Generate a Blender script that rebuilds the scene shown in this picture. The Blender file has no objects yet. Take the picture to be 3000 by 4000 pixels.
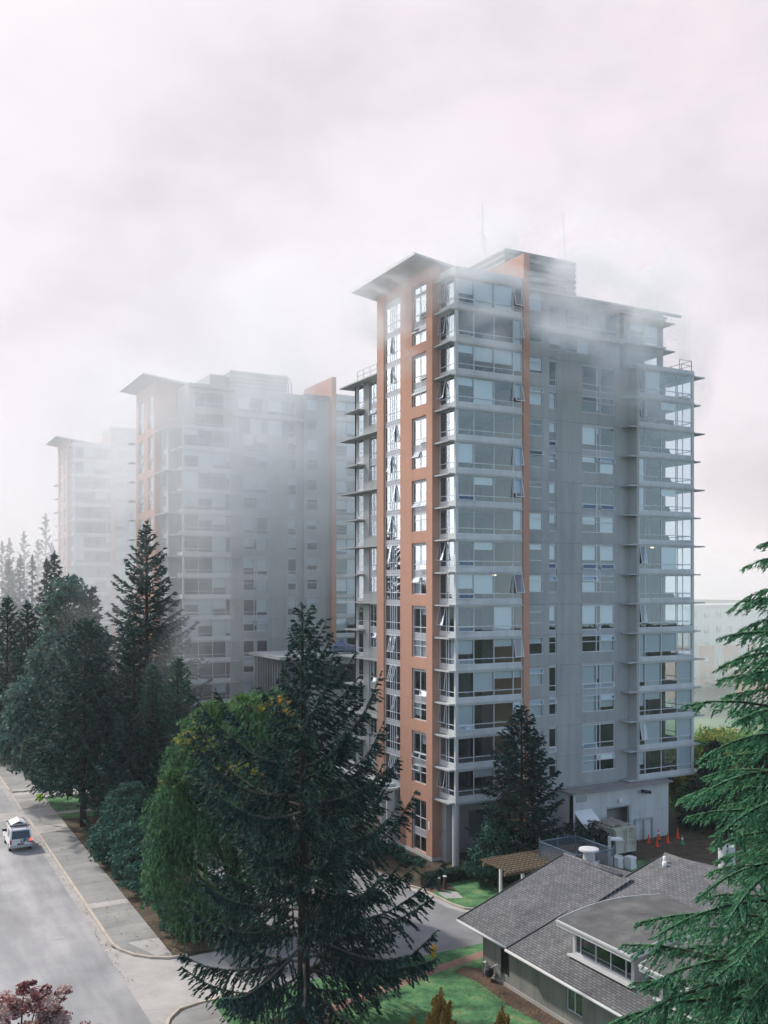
import bpy, bmesh, math, random
import numpy as np
from mathutils import Vector, Matrix

# ------------------------------------------------------------------ scene
scene = bpy.context.scene
COL = scene.collection
R = math.radians
F, HZ, CZ = 3701.0, 2290.0, 23.5          # focal length and horizon row (photo pixels), eye height (m)
CC, SS = 0.8798, 0.4753                   # heading of the view against the street grid
# world axes: +X runs along the towers' shaded fronts, +Y runs away along the street

cam_d = bpy.data.cameras.new('camera')
cam = bpy.data.objects.new('camera', cam_d); COL.objects.link(cam)
cam.location = (0, 0, CZ)
cam.rotation_euler = (R(90), 0, -math.atan2(SS, CC))
cam_d.sensor_fit = 'VERTICAL'; cam_d.sensor_height = 36.0; cam_d.lens = 36.0 * F / 4000.0
cam_d.shift_y = (HZ - 2000.0) / 4000.0
cam_d.clip_start = 0.1; cam_d.clip_end = 3000
scene.camera = cam

# ------------------------------------------------------------------ object bookkeeping
def tag(o, label=None, cat=None, group=None, kind=None):
    if label: o['label'] = label
    if cat: o['category'] = cat
    if group: o['group'] = group
    if kind: o['kind'] = kind
    return o

def thing(name, label, cat, loc=(0, 0, 0), group=None):
    o = bpy.data.objects.new(name, None); COL.objects.link(o)
    o.location = loc; o.empty_display_size = 0.3
    return tag(o, label, cat, group)

def root_loc(p):
    while p is not None and p.parent is not None: p = p.parent
    return Vector(p.location) if p is not None else Vector((0, 0, 0))

class MB:
    """collects boxes, quads, tubes; builds ONE mesh object"""
    def __init__(s): s.v = []; s.f = []; s.m = []; s.sm = []
    def face(s, pts, m=0, smooth=False):
        n = len(s.v); s.v += [tuple(p) for p in pts]; s.f.append(tuple(range(n, n + len(pts)))); s.m.append(m); s.sm.append(smooth)
    def box(s, x0, x1, y0, y1, z0, z1, m=0):
        if x0 > x1: x0, x1 = x1, x0
        if y0 > y1: y0, y1 = y1, y0
        if z0 > z1: z0, z1 = z1, z0
        n = len(s.v)
        s.v += [(x0,y0,z0),(x1,y0,z0),(x1,y1,z0),(x0,y1,z0),(x0,y0,z1),(x1,y0,z1),(x1,y1,z1),(x0,y1,z1)]
        for q in ((0,3,2,1),(4,5,6,7),(0,1,5,4),(1,2,6,5),(2,3,7,6),(3,0,4,7)):
            s.f.append(tuple(n+i for i in q)); s.m.append(m); s.sm.append(False)
    def obox(s, c, ax, ay, az, m=0):
        """oriented box: centre and three half-axis vectors"""
        c = Vector(c); ax = Vector(ax); ay = Vector(ay); az = Vector(az)
        n = len(s.v)
        for k in (-1, 1):
            for (i, j) in ((-1,-1),(1,-1),(1,1),(-1,1)):
                s.v.append(tuple(c + ax*i + ay*j + az*k))
        for q in ((0,3,2,1),(4,5,6,7),(0,1,5,4),(1,2,6,5),(2,3,7,6),(3,0,4,7)):
            s.f.append(tuple(n+i for i in q)); s.m.append(m); s.sm.append(False)
    def bar(s, p, q, w, h=None, m=0, up=(0,0,1)):
        p = Vector(p); q = Vector(q); h = h or w
        d = (q - p); L = d.length
        if L < 1e-6: return
        d /= L; u = Vector(up)
        if abs(d.dot(u)) > 0.95: u = Vector((1,0,0))
        sx = d.cross(u).normalized(); sz = sx.cross(d)
        s.obox((p+q)/2, d*L/2, sx*w/2, sz*h/2, m)
    def tube(s, pts, rad, n=8, m=0, cap=True):
        pts = [Vector(p) for p in pts]
        if not hasattr(rad, '__len__'): rad = [rad]*len(pts)
        base = len(s.v)
        for i, p in enumerate(pts):
            d = (pts[min(i+1, len(pts)-1)] - pts[max(i-1, 0)])
            d = d.normalized() if d.length > 1e-9 else Vector((0,0,1))
            u = Vector((0,0,1)) if abs(d.z) < 0.9 else Vector((1,0,0))
            a = d.cross(u).normalized(); b = d.cross(a)
            for k in range(n):
                t = 2*math.pi*k/n
                s.v.append(tuple(p + (a*math.cos(t) + b*math.sin(t))*rad[i]))
        for i in range(len(pts)-1):
            for k in range(n):
                q = (base+i*n+k, base+i*n+(k+1)%n, base+(i+1)*n+(k+1)%n, base+(i+1)*n+k)
                s.f.append(q); s.m.append(m); s.sm.append(n > 5)
        if cap:
            s.f.append(tuple(base+k for k in reversed(range(n)))); s.m.append(m); s.sm.append(False)
            e = base+(len(pts)-1)*n
            s.f.append(tuple(e+k for k in range(n))); s.m.append(m); s.sm.append(False)
    def lathe(s, c, prof, n=20, m=0):
        """prof: list of (radius, z) from bottom to top"""
        base = len(s.v)
        for (r, z) in prof:
            for k in range(n):
                t = 2*math.pi*k/n
                s.v.append((c[0]+r*math.cos(t), c[1]+r*math.sin(t), c[2]+z))
        for i in range(len(prof)-1):
            for k in range(n):
                s.f.append((base+i*n+k, base+i*n+(k+1)%n, base+(i+1)*n+(k+1)%n, base+(i+1)*n+k)); s.m.append(m); s.sm.append(False)
        s.f.append(tuple(base+k for k in reversed(range(n)))); s.m.append(m); s.sm.append(False)
        e = base+(len(prof)-1)*n
        s.f.append(tuple(e+k for k in range(n))); s.m.append(m); s.sm.append(False)
    def prism(s, poly, z0, z1, m=0):
        """poly: counter-clockwise (x, y)"""
        n = len(poly); b = len(s.v)
        s.v += [(x, y, z0) for x, y in poly] + [(x, y, z1) for x, y in poly]
        s.f.append(tuple(b+i for i in reversed(range(n)))); s.m.append(m); s.sm.append(False)
        s.f.append(tuple(b+n+i for i in range(n))); s.m.append(m); s.sm.append(False)
        for i in range(n):
            j = (i+1) % n
            s.f.append((b+i, b+j, b+n+j, b+n+i)); s.m.append(m); s.sm.append(False)
    def build(s, name, mats, parent=None, bevel=0):
        if not s.f: return None
        o3 = root_loc(parent)
        me = bpy.data.meshes.new(name)
        me.from_pydata([(x-o3.x, y-o3.y, z-o3.z) for x, y, z in s.v], [], s.f)
        if not isinstance(mats, (list, tuple)): mats = [mats]
        for m in mats: me.materials.append(m)
        me.polygons.foreach_set('material_index', s.m)
        me.polygons.foreach_set('use_smooth', s.sm)
        me.update()
        o = bpy.data.objects.new(name, me); COL.objects.link(o)
        if parent is not None: o.parent = parent
        if bevel:
            b = o.modifiers.new('bevel', 'BEVEL'); b.width = bevel; b.segments = 2; b.limit_method = 'ANGLE'
        return o

def solo(mb, name, mats, loc, label, cat, group=None, kind=None, bevel=0):
    """a one-mesh thing whose origin sits at loc"""
    me_o = mb.build(name, mats)
    me_o.data.transform(Matrix.Translation((-loc[0], -loc[1], -loc[2])))
    me_o.location = loc
    if bevel:
        b = me_o.modifiers.new('bevel', 'BEVEL'); b.width = bevel; b.segments = 2; b.limit_method = 'ANGLE'
    return tag(me_o, label, cat, group, kind)

def structure(mb, name, mats):
    o = mb.build(name, mats); o['kind'] = 'structure'; return o

def leaf_mesh(name, C, D, N, L, W, MI, mats, parent, loc):
    """many leaf-shaped (rhombic) faces in one mesh: centres C, long axes D, normals N, lengths L, widths W"""
    C = np.asarray(C, float); D = np.asarray(D, float); N = np.asarray(N, float)
    D /= np.linalg.norm(D, axis=1, keepdims=True) + 1e-9
    S = np.cross(D, N); S /= np.linalg.norm(S, axis=1, keepdims=True) + 1e-9
    U = np.cross(S, D)
    L = np.asarray(L)[:, None]; W = np.asarray(W)[:, None]
    n = len(C)
    V = np.empty((n, 4, 3))
    V[:, 0] = C - D*L*0.5
    V[:, 1] = C + S*W*0.5 - D*L*0.08 + U*W*0.12
    V[:, 2] = C + D*L*0.5 - U*L*0.06
    V[:, 3] = C - S*W*0.5 - D*L*0.08 + U*W*0.12
    V = (V.reshape(-1, 3) - np.asarray(loc)[None, :]).astype(np.float32)
    me = bpy.data.meshes.new(name)
    me.vertices.add(4*n); me.vertices.foreach_set('co', V.ravel())
    me.loops.add(4*n); me.loops.foreach_set('vertex_index', np.arange(4*n, dtype=np.int32))
    me.polygons.add(n); me.polygons.foreach_set('loop_start', np.arange(0, 4*n, 4, dtype=np.int32))
    for m in mats: me.materials.append(m)
    if MI is not None: me.polygons.foreach_set('material_index', np.asarray(MI, dtype=np.int32))
    me.update(calc_edges=True); me.validate()
    o = bpy.data.objects.new(name, me); COL.objects.link(o)
    if parent is not None: o.parent = parent
    return o

# ------------------------------------------------------------------ materials
def nodes(name):
    m = bpy.data.materials.new(name); m.use_nodes = True
    nt = m.node_tree; nt.nodes.clear()
    out = nt.nodes.new('ShaderNodeOutputMaterial')
    return m, nt, out

def N(nt, typ, **kw):
    n = nt.nodes.new(typ)
    for k, v in kw.items():
        if k in n.inputs: n.inputs[k].default_value = v
        else: setattr(n, k, v)
    return n

def mix_rgb(nt, fac, a, b, mode='MIX'):
    n = nt.nodes.new('ShaderNodeMix'); n.data_type = 'RGBA'; n.blend_type = mode
    for sock, val in ((n.inputs[0], fac), (n.inputs[6], a), (n.inputs[7], b)):
        if hasattr(val, 'is_output'): nt.links.new(val, sock)
        elif isinstance(val, (tuple, list)): sock.default_value = (*val[:3], 1)
        else: sock.default_value = val
    return n.outputs[2]

def math_n(nt, op, a, b=0.0, c=0.0, clamp=False):
    n = nt.nodes.new('ShaderNodeMath'); n.operation = op; n.use_clamp = clamp
    for i, val in enumerate((a, b, c)):
        if hasattr(val, 'is_output'): nt.links.new(val, n.inputs[i])
        else: n.inputs[i].default_value = val
    return n.outputs[0]

def ramp(nt, fac, stops):
    n = nt.nodes.new('ShaderNodeValToRGB')
    el = n.color_ramp.elements
    while len(el) > 1: el.remove(el[-1])
    el[0].position = stops[0][0]; el[0].color = (*stops[0][1], 1) if len(stops[0][1]) == 3 else stops[0][1]
    for p, c in stops[1:]:
        e = el.new(p); e.color = (*c, 1)
    nt.links.new(fac, n.inputs[0]); return n.outputs[0]

def coord(nt, scale=(1, 1, 1), kind='Object'):
    t = nt.nodes.new('ShaderNodeTexCoord'); mp = nt.nodes.new('ShaderNodeMapping')
    mp.inputs['Scale'].default_value = scale
    nt.links.new(t.outputs[kind], mp.inputs[0]); return mp.outputs[0]

def pos(nt, scale=(1, 1, 1)):
    g = nt.nodes.new('ShaderNodeNewGeometry'); mp = nt.nodes.new('ShaderNodeMapping')
    mp.inputs['Scale'].default_value = scale
    nt.links.new(g.outputs['Position'], mp.inputs[0]); return mp.outputs[0]

def noise(nt, vec, scale, detail=4, rough=0.55):
    n = N(nt, 'ShaderNodeTexNoise'); n.inputs['Scale'].default_value = scale
    n.inputs['Detail'].default_value = detail; n.inputs['Roughness'].default_value = rough
    nt.links.new(vec, n.inputs['Vector']); return n.outputs['Fac']

def principled(nt, out, color, rough=0.7, metal=0.0, spec=0.3, bump=None, bump_d=0.02):
    b = nt.nodes.new('ShaderNodeBsdfPrincipled')
    if hasattr(color, 'is_output'): nt.links.new(color, b.inputs['Base Color'])
    else: b.inputs['Base Color'].default_value = (*color, 1)
    if hasattr(rough, 'is_output'): nt.links.new(rough, b.inputs['Roughness'])
    else: b.inputs['Roughness'].default_value = rough
    b.inputs['Metallic'].default_value = metal
    b.inputs['Specular IOR Level'].default_value = spec
    if bump is not None:
        bn = nt.nodes.new('ShaderNodeBump'); bn.inputs['Distance'].default_value = bump_d; bn.inputs['Strength'].default_value = 0.6
        nt.links.new(bump, bn.inputs['Height']); nt.links.new(bn.outputs[0], b.inputs['Normal'])
    nt.links.new(b.outputs[0], out.inputs['Surface'])
    return b

def mat_plain(name, color, rough=0.6, metal=0.0, spec=0.35, var=0.12, scale=1.5):
    m, nt, out = nodes(name)
    nz = noise(nt, pos(nt), scale, 5)
    c = mix_rgb(nt, nz, tuple(x*(1-var) for x in color), tuple(min(1, x*(1+var)) for x in color))
    principled(nt, out, c, rough, metal, spec)
    return m

def mat_wall(name, color, joint=0.6, storey=2.752, z0=5.28, streak=0.32, joint_w=0.018):
    """painted concrete: broad mottling, faint vertical streaks, a joint at each storey"""
    m, nt, out = nodes(name)
    big = noise(nt, pos(nt, (1, 1, 0.45)), 0.35, 5)
    st = noise(nt, pos(nt, (1, 1, 0.05)), 1.6, 4, 0.6)
    fine = noise(nt, pos(nt), 9.0, 4)
    f = math_n(nt, 'ADD', math_n(nt, 'MULTIPLY', big, 0.5), math_n(nt, 'MULTIPLY', st, 0.35))
    f = math_n(nt, 'ADD', f, math_n(nt, 'MULTIPLY', fine, 0.15))
    f = math_n(nt, 'SUBTRACT', math_n(nt, 'MULTIPLY', f, 2.0), 0.5, clamp=True)
    c = mix_rgb(nt, f, tuple(x*(1-streak) for x in color), tuple(min(1, x*(1+streak*0.7)) for x in color))
    sep = nt.nodes.new('ShaderNodeSeparateXYZ'); nt.links.new(pos(nt), sep.inputs[0])
    zz = math_n(nt, 'DIVIDE', math_n(nt, 'SUBTRACT', sep.outputs[2], z0+0.09), storey)
    fr = math_n(nt, 'FRACT', math_n(nt, 'ADD', zz, 100.0))
    j = math_n(nt, 'LESS_THAN', fr, joint_w/storey*1.6)
    c = mix_rgb(nt, j, c, tuple(x*joint for x in color))
    run = noise(nt, pos(nt, (1, 1, 0.03)), 2.6, 3, 0.5)                 # rain streaks running down from each joint
    k = math_n(nt, 'MULTIPLY', math_n(nt, 'DIVIDE', math_n(nt, 'SUBTRACT', run, 0.56), 0.14, clamp=True), math_n(nt, 'POWER', fr, 2.0))
    c = mix_rgb(nt, math_n(nt, 'MULTIPLY', k, 0.45), c, tuple(x*0.55 for x in color))
    principled(nt, out, c, 0.85, 0, 0.2, math_n(nt, 'SUBTRACT', math_n(nt, 'MULTIPLY', fine, 0.3), j), 0.02)
    return m

def mat_glass(name, tint=(0.86, 0.92, 0.95), r0=0.115, gloss=(0.80, 0.95, 1.0)):
    """coated double glazing: partly clear, mirror-like towards grazing angles, alike from both sides"""
    m, nt, out = nodes(name)
    g = nt.nodes.new('ShaderNodeNewGeometry')
    nz = noise(nt, pos(nt), 0.9, 2)
    bn = N(nt, 'ShaderNodeBump'); bn.inputs['Strength'].default_value = 0.05; bn.inputs['Distance'].default_value = 0.04
    nt.links.new(nz, bn.inputs['Height'])
    dt = nt.nodes.new('ShaderNodeVectorMath'); dt.operation = 'DOT_PRODUCT'
    nt.links.new(g.outputs['Normal'], dt.inputs[0]); nt.links.new(g.outputs['Incoming'], dt.inputs[1])
    c = math_n(nt, 'ABSOLUTE', dt.outputs['Value'])
    fr = math_n(nt, 'ADD', r0, math_n(nt, 'MULTIPLY', 1.0-r0, math_n(nt, 'POWER', math_n(nt, 'SUBTRACT', 1.0, c), 2.3)), clamp=True)
    tr = N(nt, 'ShaderNodeBsdfTransparent'); tr.inputs['Color'].default_value = (*tint, 1)
    gl = N(nt, 'ShaderNodeBsdfGlossy'); gl.inputs['Roughness'].default_value = 0.0; gl.inputs['Color'].default_value = (*gloss, 1)
    nt.links.new(bn.outputs[0], gl.inputs['Normal'])
    mx = N(nt, 'ShaderNodeMixShader')
    nt.links.new(fr, mx.inputs[0]); nt.links.new(tr.outputs[0], mx.inputs[1]); nt.links.new(gl.outputs[0], mx.inputs[2])
    nt.links.new(mx.outputs[0], out.inputs['Surface'])
    return m

def mat_leaf(name, dark, light, trans=0.25, clump=0.5, third=None, third_at=0.72):
    """foliage: colour differs leaf by leaf and clump by clump; some light passes through"""
    m, nt, out = nodes(name)
    g = nt.nodes.new('ShaderNodeNewGeometry')
    rnd = g.outputs['Random Per Island']
    nz = noise(nt, pos(nt), clump, 3)
    f = math_n(nt, 'ADD', math_n(nt, 'MULTIPLY', rnd, 0.55), math_n(nt, 'MULTIPLY', nz, 0.9))
    f = math_n(nt, 'SUBTRACT', f, 0.35, clamp=True)
    c = mix_rgb(nt, f, dark, light)
    if third is not None:
        nz2 = noise(nt, pos(nt), clump*0.9, 2)
        nz2n = math_n(nt, 'ADD', nz2, math_n(nt, 'MULTIPLY', rnd, 0.18))
        k = math_n(nt, 'MULTIPLY', math_n(nt, 'SUBTRACT', nz2n, third_at), 9.0, clamp=True)
        c = mix_rgb(nt, k, c, third)
    b = N(nt, 'ShaderNodeBsdfPrincipled'); b.inputs['Roughness'].default_value = 0.6; b.inputs['Specular IOR Level'].default_value = 0.12
    nt.links.new(c, b.inputs['Base Color'])
    t = N(nt, 'ShaderNodeBsdfTranslucent'); nt.links.new(c, t.inputs['Color'])
    mx = N(nt, 'ShaderNodeMixShader'); mx.inputs[0].default_value = trans
    nt.links.new(b.outputs[0], mx.inputs[1]); nt.links.new(t.outputs[0], mx.inputs[2])
    nt.links.new(mx.outputs[0], out.inputs['Surface'])
    return m

M = {}
M['grey'] = mat_wall('painted_grey_concrete', (0.365, 0.388, 0.388))
M['pale'] = mat_wall('pale_grey_concrete', (0.54, 0.57, 0.58), joint=0.85)
M['slab'] = mat_wall('slab_concrete', (0.43, 0.455, 0.46), joint=1.0, streak=0.3)
M['orange'] = mat_wall('terracotta_stucco', (0.485, 0.28, 0.205), joint=0.78, streak=0.16)
M['frame'] = mat_plain('aluminium_frame', (0.55, 0.58, 0.62), 0.45, 0.0, 0.4)
M['panel'] = mat_plain('grey_spandrel_panel', (0.36, 0.39, 0.42), 0.5, 0.0, 0.4)
M['glass'] = mat_glass('window_glass')
M['blind'] = mat_plain('roller_blind', (0.60, 0.63, 0.64), 0.9, 0, 0.1, 0.06, 0.7)
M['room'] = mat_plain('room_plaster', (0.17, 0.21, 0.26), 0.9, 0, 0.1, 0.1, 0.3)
M['soffit'] = mat_plain('roof_soffit', (0.33, 0.36, 0.36), 0.8, 0, 0.2, 0.1, 0.6)
M['metal'] = mat_plain('galvanised_metal', (0.40, 0.42, 0.43), 0.45, 0.3, 0.4)
M['dark_metal'] = mat_plain('dark_metal', (0.035, 0.038, 0.042), 0.5, 0.1, 0.3)
M['white'] = mat_plain('white_paint', (0.74, 0.75, 0.76), 0.5, 0, 0.3, 0.07)
M['black'] = mat_plain('black_rubber', (0.012, 0.012, 0.014), 0.8, 0, 0.2)
M['roofing'] = mat_plain('flat_roof_membrane', (0.26, 0.255, 0.25), 0.9, 0, 0.1, 0.25, 0.8)
M['bark'] = mat_plain('conifer_bark', (0.034, 0.032, 0.030), 0.95, 0, 0.1, 0.4, 5)
M['twig'] = mat_plain('grey_twig_bark', (0.10, 0.095, 0.085), 0.95, 0, 0.1, 0.35, 6)

def mat_corrugated():
    m, nt, out = nodes('corrugated_cladding')
    sep = nt.nodes.new('ShaderNodeSeparateXYZ'); nt.links.new(pos(nt), sep.inputs[0])
    w = math_n(nt, 'SINE', math_n(nt, 'MULTIPLY', sep.outputs[2], 2*math.pi/0.55))
    nz = noise(nt, pos(nt, (1, 1, 0.3)), 0.6, 4)
    c = mix_rgb(nt, nz, (0.27, 0.29, 0.29), (0.40, 0.41, 0.40))
    principled(nt, out, c, 0.55, 0.1, 0.4, math_n(nt, 'MULTIPLY', w, 0.5), 0.12)
    return m
M['corrugated'] = mat_corrugated()
M['lamp_glow'], _nt, _o = nodes('ceiling_lamp_glow')
_e = N(_nt, 'ShaderNodeEmission'); _e.inputs['Color'].default_value = (1, 0.78, 0.5, 1); _e.inputs['Strength'].default_value = 2.2
_nt.links.new(_e.outputs[0], _o.inputs['Surface'])
# ------------------------------------------------------------------ sky, sun, render settings
SUN_AZ = Vector((-0.45, 0.89, 0)).normalized()      # towards the sun, across the street and up the road
SUN_EL = 42.0
w = bpy.data.worlds.new('World'); scene.world = w; w.use_nodes = True
nt = w.node_tree; nt.nodes.clear()
wo = nt.nodes.new('ShaderNodeOutputWorld')
sky = nt.nodes.new('ShaderNodeTexSky'); sky.sky_type = 'NISHITA'; sky.sun_disc = False
sky.sun_elevation = R(SUN_EL); sky.sun_rotation = math.atan2(SUN_AZ.x, SUN_AZ.y); sky.air_density = 1.0; sky.dust_density = 0.6
tc = nt.nodes.new('ShaderNodeTexCoord')
mp = nt.nodes.new('ShaderNodeMapping'); mp.inputs['Scale'].default_value = (1.0, 1.0, 1.6); nt.links.new(tc.outputs['Generated'], mp.inputs[0])
mp.inputs['Location'].default_value = (0.35, 0.1, 0.22)
n1 = noise(nt, mp.outputs[0], 2.3, 6, 0.5)
cl = ramp(nt, n1, [(0.32, (0.50, 0.455, 0.48)), (0.46, (0.655, 0.595, 0.62)), (0.64, (0.715, 0.665, 0.682))])
# added bright sky lobe, out of view, low under the sun, to whiten street-side panes
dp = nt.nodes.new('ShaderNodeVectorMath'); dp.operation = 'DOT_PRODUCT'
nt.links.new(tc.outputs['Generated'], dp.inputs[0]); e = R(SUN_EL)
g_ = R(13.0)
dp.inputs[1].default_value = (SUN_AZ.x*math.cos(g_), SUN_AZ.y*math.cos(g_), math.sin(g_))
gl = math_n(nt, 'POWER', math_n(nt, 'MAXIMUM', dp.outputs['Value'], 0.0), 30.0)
sy = nt.nodes.new('ShaderNodeSeparateXYZ'); nt.links.new(tc.outputs['Generated'], sy.inputs[0])
cl = mix_rgb(nt, math_n(nt, 'SUBTRACT', 0.25, math_n(nt, 'MULTIPLY', sy.outputs[1], 1.2), clamp=True), cl, (0.72, 0.84, 0.93))   # cooler cloud on the side away from the sun
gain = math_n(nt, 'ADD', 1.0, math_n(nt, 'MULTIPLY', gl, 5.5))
# the cloud thins out behind the viewer, where blue sky shows
d2 = nt.nodes.new('ShaderNodeVectorMath'); d2.operation = 'DOT_PRODUCT'; nt.links.new(tc.outputs['Generated'], d2.inputs[0])
d2.inputs[1].default_value = Vector((0.05, -0.78, 0.62)).normalized()
clear = math_n(nt, 'DIVIDE', math_n(nt, 'SUBTRACT', d2.outputs['Value'], 0.40), 0.40, clamp=True)
sz = nt.nodes.new('ShaderNodeSeparateXYZ'); nt.links.new(tc.outputs['Generated'], sz.inputs[0])
clear = math_n(nt, 'MULTIPLY', clear, math_n(nt, 'DIVIDE', math_n(nt, 'SUBTRACT', sz.outputs[2], 0.13), 0.25, clamp=True))
cover = math_n(nt, 'SUBTRACT', 0.95, math_n(nt, 'MULTIPLY', clear, 0.88))
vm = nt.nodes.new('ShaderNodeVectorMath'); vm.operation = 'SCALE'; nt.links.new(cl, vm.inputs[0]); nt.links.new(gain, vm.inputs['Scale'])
b1 = nt.nodes.new('ShaderNodeBackground'); b1.inputs['Strength'].default_value = 0.15; sky.altitude = 60; nt.links.new(sky.outputs[0], b1.inputs['Color'])
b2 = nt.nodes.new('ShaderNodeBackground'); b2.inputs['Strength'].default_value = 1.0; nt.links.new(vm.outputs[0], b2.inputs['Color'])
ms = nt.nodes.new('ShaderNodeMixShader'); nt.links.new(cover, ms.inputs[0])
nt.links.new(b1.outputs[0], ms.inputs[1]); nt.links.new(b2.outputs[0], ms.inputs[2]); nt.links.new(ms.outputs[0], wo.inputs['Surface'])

sd = bpy.data.lights.new('sun', 'SUN'); sd.energy = 2.8; sd.angle = R(3.0); sd.color = (1.0, 0.93, 0.85)
so = bpy.data.objects.new('sun', sd); COL.objects.link(so)
dirv = Vector((-SUN_AZ.x*math.cos(e), -SUN_AZ.y*math.cos(e), -math.sin(e)))
so.rotation_euler = dirv.to_track_quat('-Z', 'Y').to_euler(); so.location = (-40, 120, 90)

vs = scene.view_settings; vs.view_transform = 'Standard'; vs.look = 'None'; vs.exposure = 0.54; vs.gamma = 1.0; vs.use_curve_mapping = False
cy = scene.cycles
cy.use_denoising = True
cy.max_bounces = 12; cy.diffuse_bounces = 3; cy.glossy_bounces = 3; cy.transmission_bounces = 2; cy.volume_bounces = 10; cy.transparent_max_bounces = 14
cy.use_adaptive_sampling = True; cy.adaptive_threshold = 0.02
cy.sample_clamp_indirect = 4.0
# ------------------------------------------------------------------ towers
ZF = lambda k: 5.28 + 2.752*k
rng = random.Random(7)

def fpt(face, pl, a, o, z):
    """point on a facade: along a, outward o, height z. Y faces -Y, X faces -X, E faces +X, B faces +Y"""
    if face == 'Y': return (a, pl-o, z)
    if face == 'X': return (pl-o, a, z)
    if face == 'E': return (pl+o, a, z)
    return (a, pl+o, z)

def fbox(mb, face, pl, a0, a1, o0, o1, z0, z1, m=0):
    p = fpt(face, pl, a0, o0, z0); q = fpt(face, pl, a1, o1, z1)
    mb.box(p[0], q[0], p[1], q[1], p[2], q[2], m)

def wall(mb, face, pl, a0, a1, z0, z1, holes=(), th=0.25, m=0):
    """a wall with real openings"""
    A = sorted({a0, a1, *[min(max(h[i], a0), a1) for h in holes for i in (0, 1)]})
    for i in range(len(A)-1):
        x0, x1 = A[i], A[i+1]
        if x1-x0 < 1e-4: continue
        mid = (x0+x1)/2
        cuts = sorted([(h[2], h[3]) for h in holes if h[0] < mid < h[1]])
        z = z0
        for (c0, c1) in cuts:
            if c0-z > 1e-4: fbox(mb, face, pl, x0, x1, -th, 0, z, c0, m)
            z = max(z, c1)
        if z1-z > 1e-4: fbox(mb, face, pl, x0, x1, -th, 0, z, z1, m)

def window(tower, name, face, pl, a0, a1, z0, z1, vs=(), hs=(), inset=0.08, fw=0.055, blind=None, opens=(), solid=(), label=None, ang=17, sub=True, glass='glass'):
    """frame with bars at vs (along) and hs (up); panes, blinds and opened sashes are its sub-parts.
    opens: cells (column, row) whose sash is swung out; solid: cells filled by an opaque panel"""
    va = [a0] + sorted(vs) + [a1]; ha = [z0] + sorted(hs) + [z1]
    f = MB(); p = MB(); b = MB(); sashes = []
    o = -inset
    for i, a in enumerate(va):
        h = fw/2
        lo, hi = (a, a+fw) if i == 0 else ((a-fw, a) if i == len(va)-1 else (a-h, a+h))
        fbox(f, face, pl, lo, hi, o-0.05, o+0.03, z0, z1)
    for j, z in enumerate(ha):
        h = fw/2
        lo, hi = (z, z+fw) if j == 0 else ((z-fw, z) if j == len(ha)-1 else (z-h, z+h))
        for i in range(len(va)-1):
            l = va[i] + (fw if i == 0 else fw/2); r = va[i+1] - (fw if i == len(va)-2 else fw/2)
            fbox(f, face, pl, l, r, o-0.048, o+0.028, lo, hi)
    for i in range(len(va)-1):
        for j in range(len(ha)-1):
            l, r, u, t = va[i]+0.02, va[i+1]-0.02, ha[j]+0.02, ha[j+1]-0.02
            if (i, j) in solid:
                fbox(f, face, pl, l, r, o-0.03, o+0.012, u, t, 1); continue
            if (i, j) in opens:
                sh = MB(); sashes.append(sh)
                t0 = R(ang + rng.uniform(-4, 4)); H = t-u
                P = lambda a, d, off=0.0: fpt(face, pl, a, o+0.035+math.sin(t0)*d+off*math.cos(t0), t-math.cos(t0)*d+off*math.sin(t0))
                for (x0, x1, d0, d1) in ((l, l+0.06, 0, H), (r-0.06, r, 0, H), (l+0.06, r-0.06, 0, 0.06), (l+0.06, r-0.06, H-0.06, H)):
                    c = [P(x0, d0), P(x1, d0), P(x1, d1), P(x0, d1), P(x0, d0, 0.04), P(x1, d0, 0.04), P(x1, d1, 0.04), P(x0, d1, 0.04)]
                    n = len(sh.v); sh.v += c
                    for q in ((0,3,2,1),(4,5,6,7),(0,1,5,4),(1,2,6,5),(2,3,7,6),(3,0,4,7)):
                        sh.f.append(tuple(n+k for k in q)); sh.m.append(0); sh.sm.append(False)
                sh.face([P(l+0.06, 0.06, 0.02), P(r-0.06, 0.06, 0.02), P(r-0.06, H-0.06, 0.02), P(l+0.06, H-0.06, 0.02)], 1)
                continue
            p.face([fpt(face, pl, l, o-0.01, u), fpt(face, pl, r, o-0.01, u), fpt(face, pl, r, o-0.01, t), fpt(face, pl, l, o-0.01, t)])
        if blind and i < len(blind) and blind[i] > 0.02:
            l, r = va[i]+0.05, va[i+1]-0.05; t = z1-0.06; d = (z1-z0)*blind[i]
            fbox(b, face, pl, l, r, o-0.14, o-0.132, t-d, t)
    fr = f.build(name, [M['frame'], M['panel']], tower)
    if label: fr['label'] = label
    if sub:
        p.build('pane', M[glass], fr); b.build('blind', M['blind'], fr)
        for sh in sashes: sh.build('sash', [M['frame'], M['glass']], fr)
    return fr

def rb(n, p=0.55):
    """random blind drops for n columns"""
    return [rng.choice((1.0, 1.0, 0.55, 0.3, 0.75)) if rng.random() < p else 0 for _ in range(n)]

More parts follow.
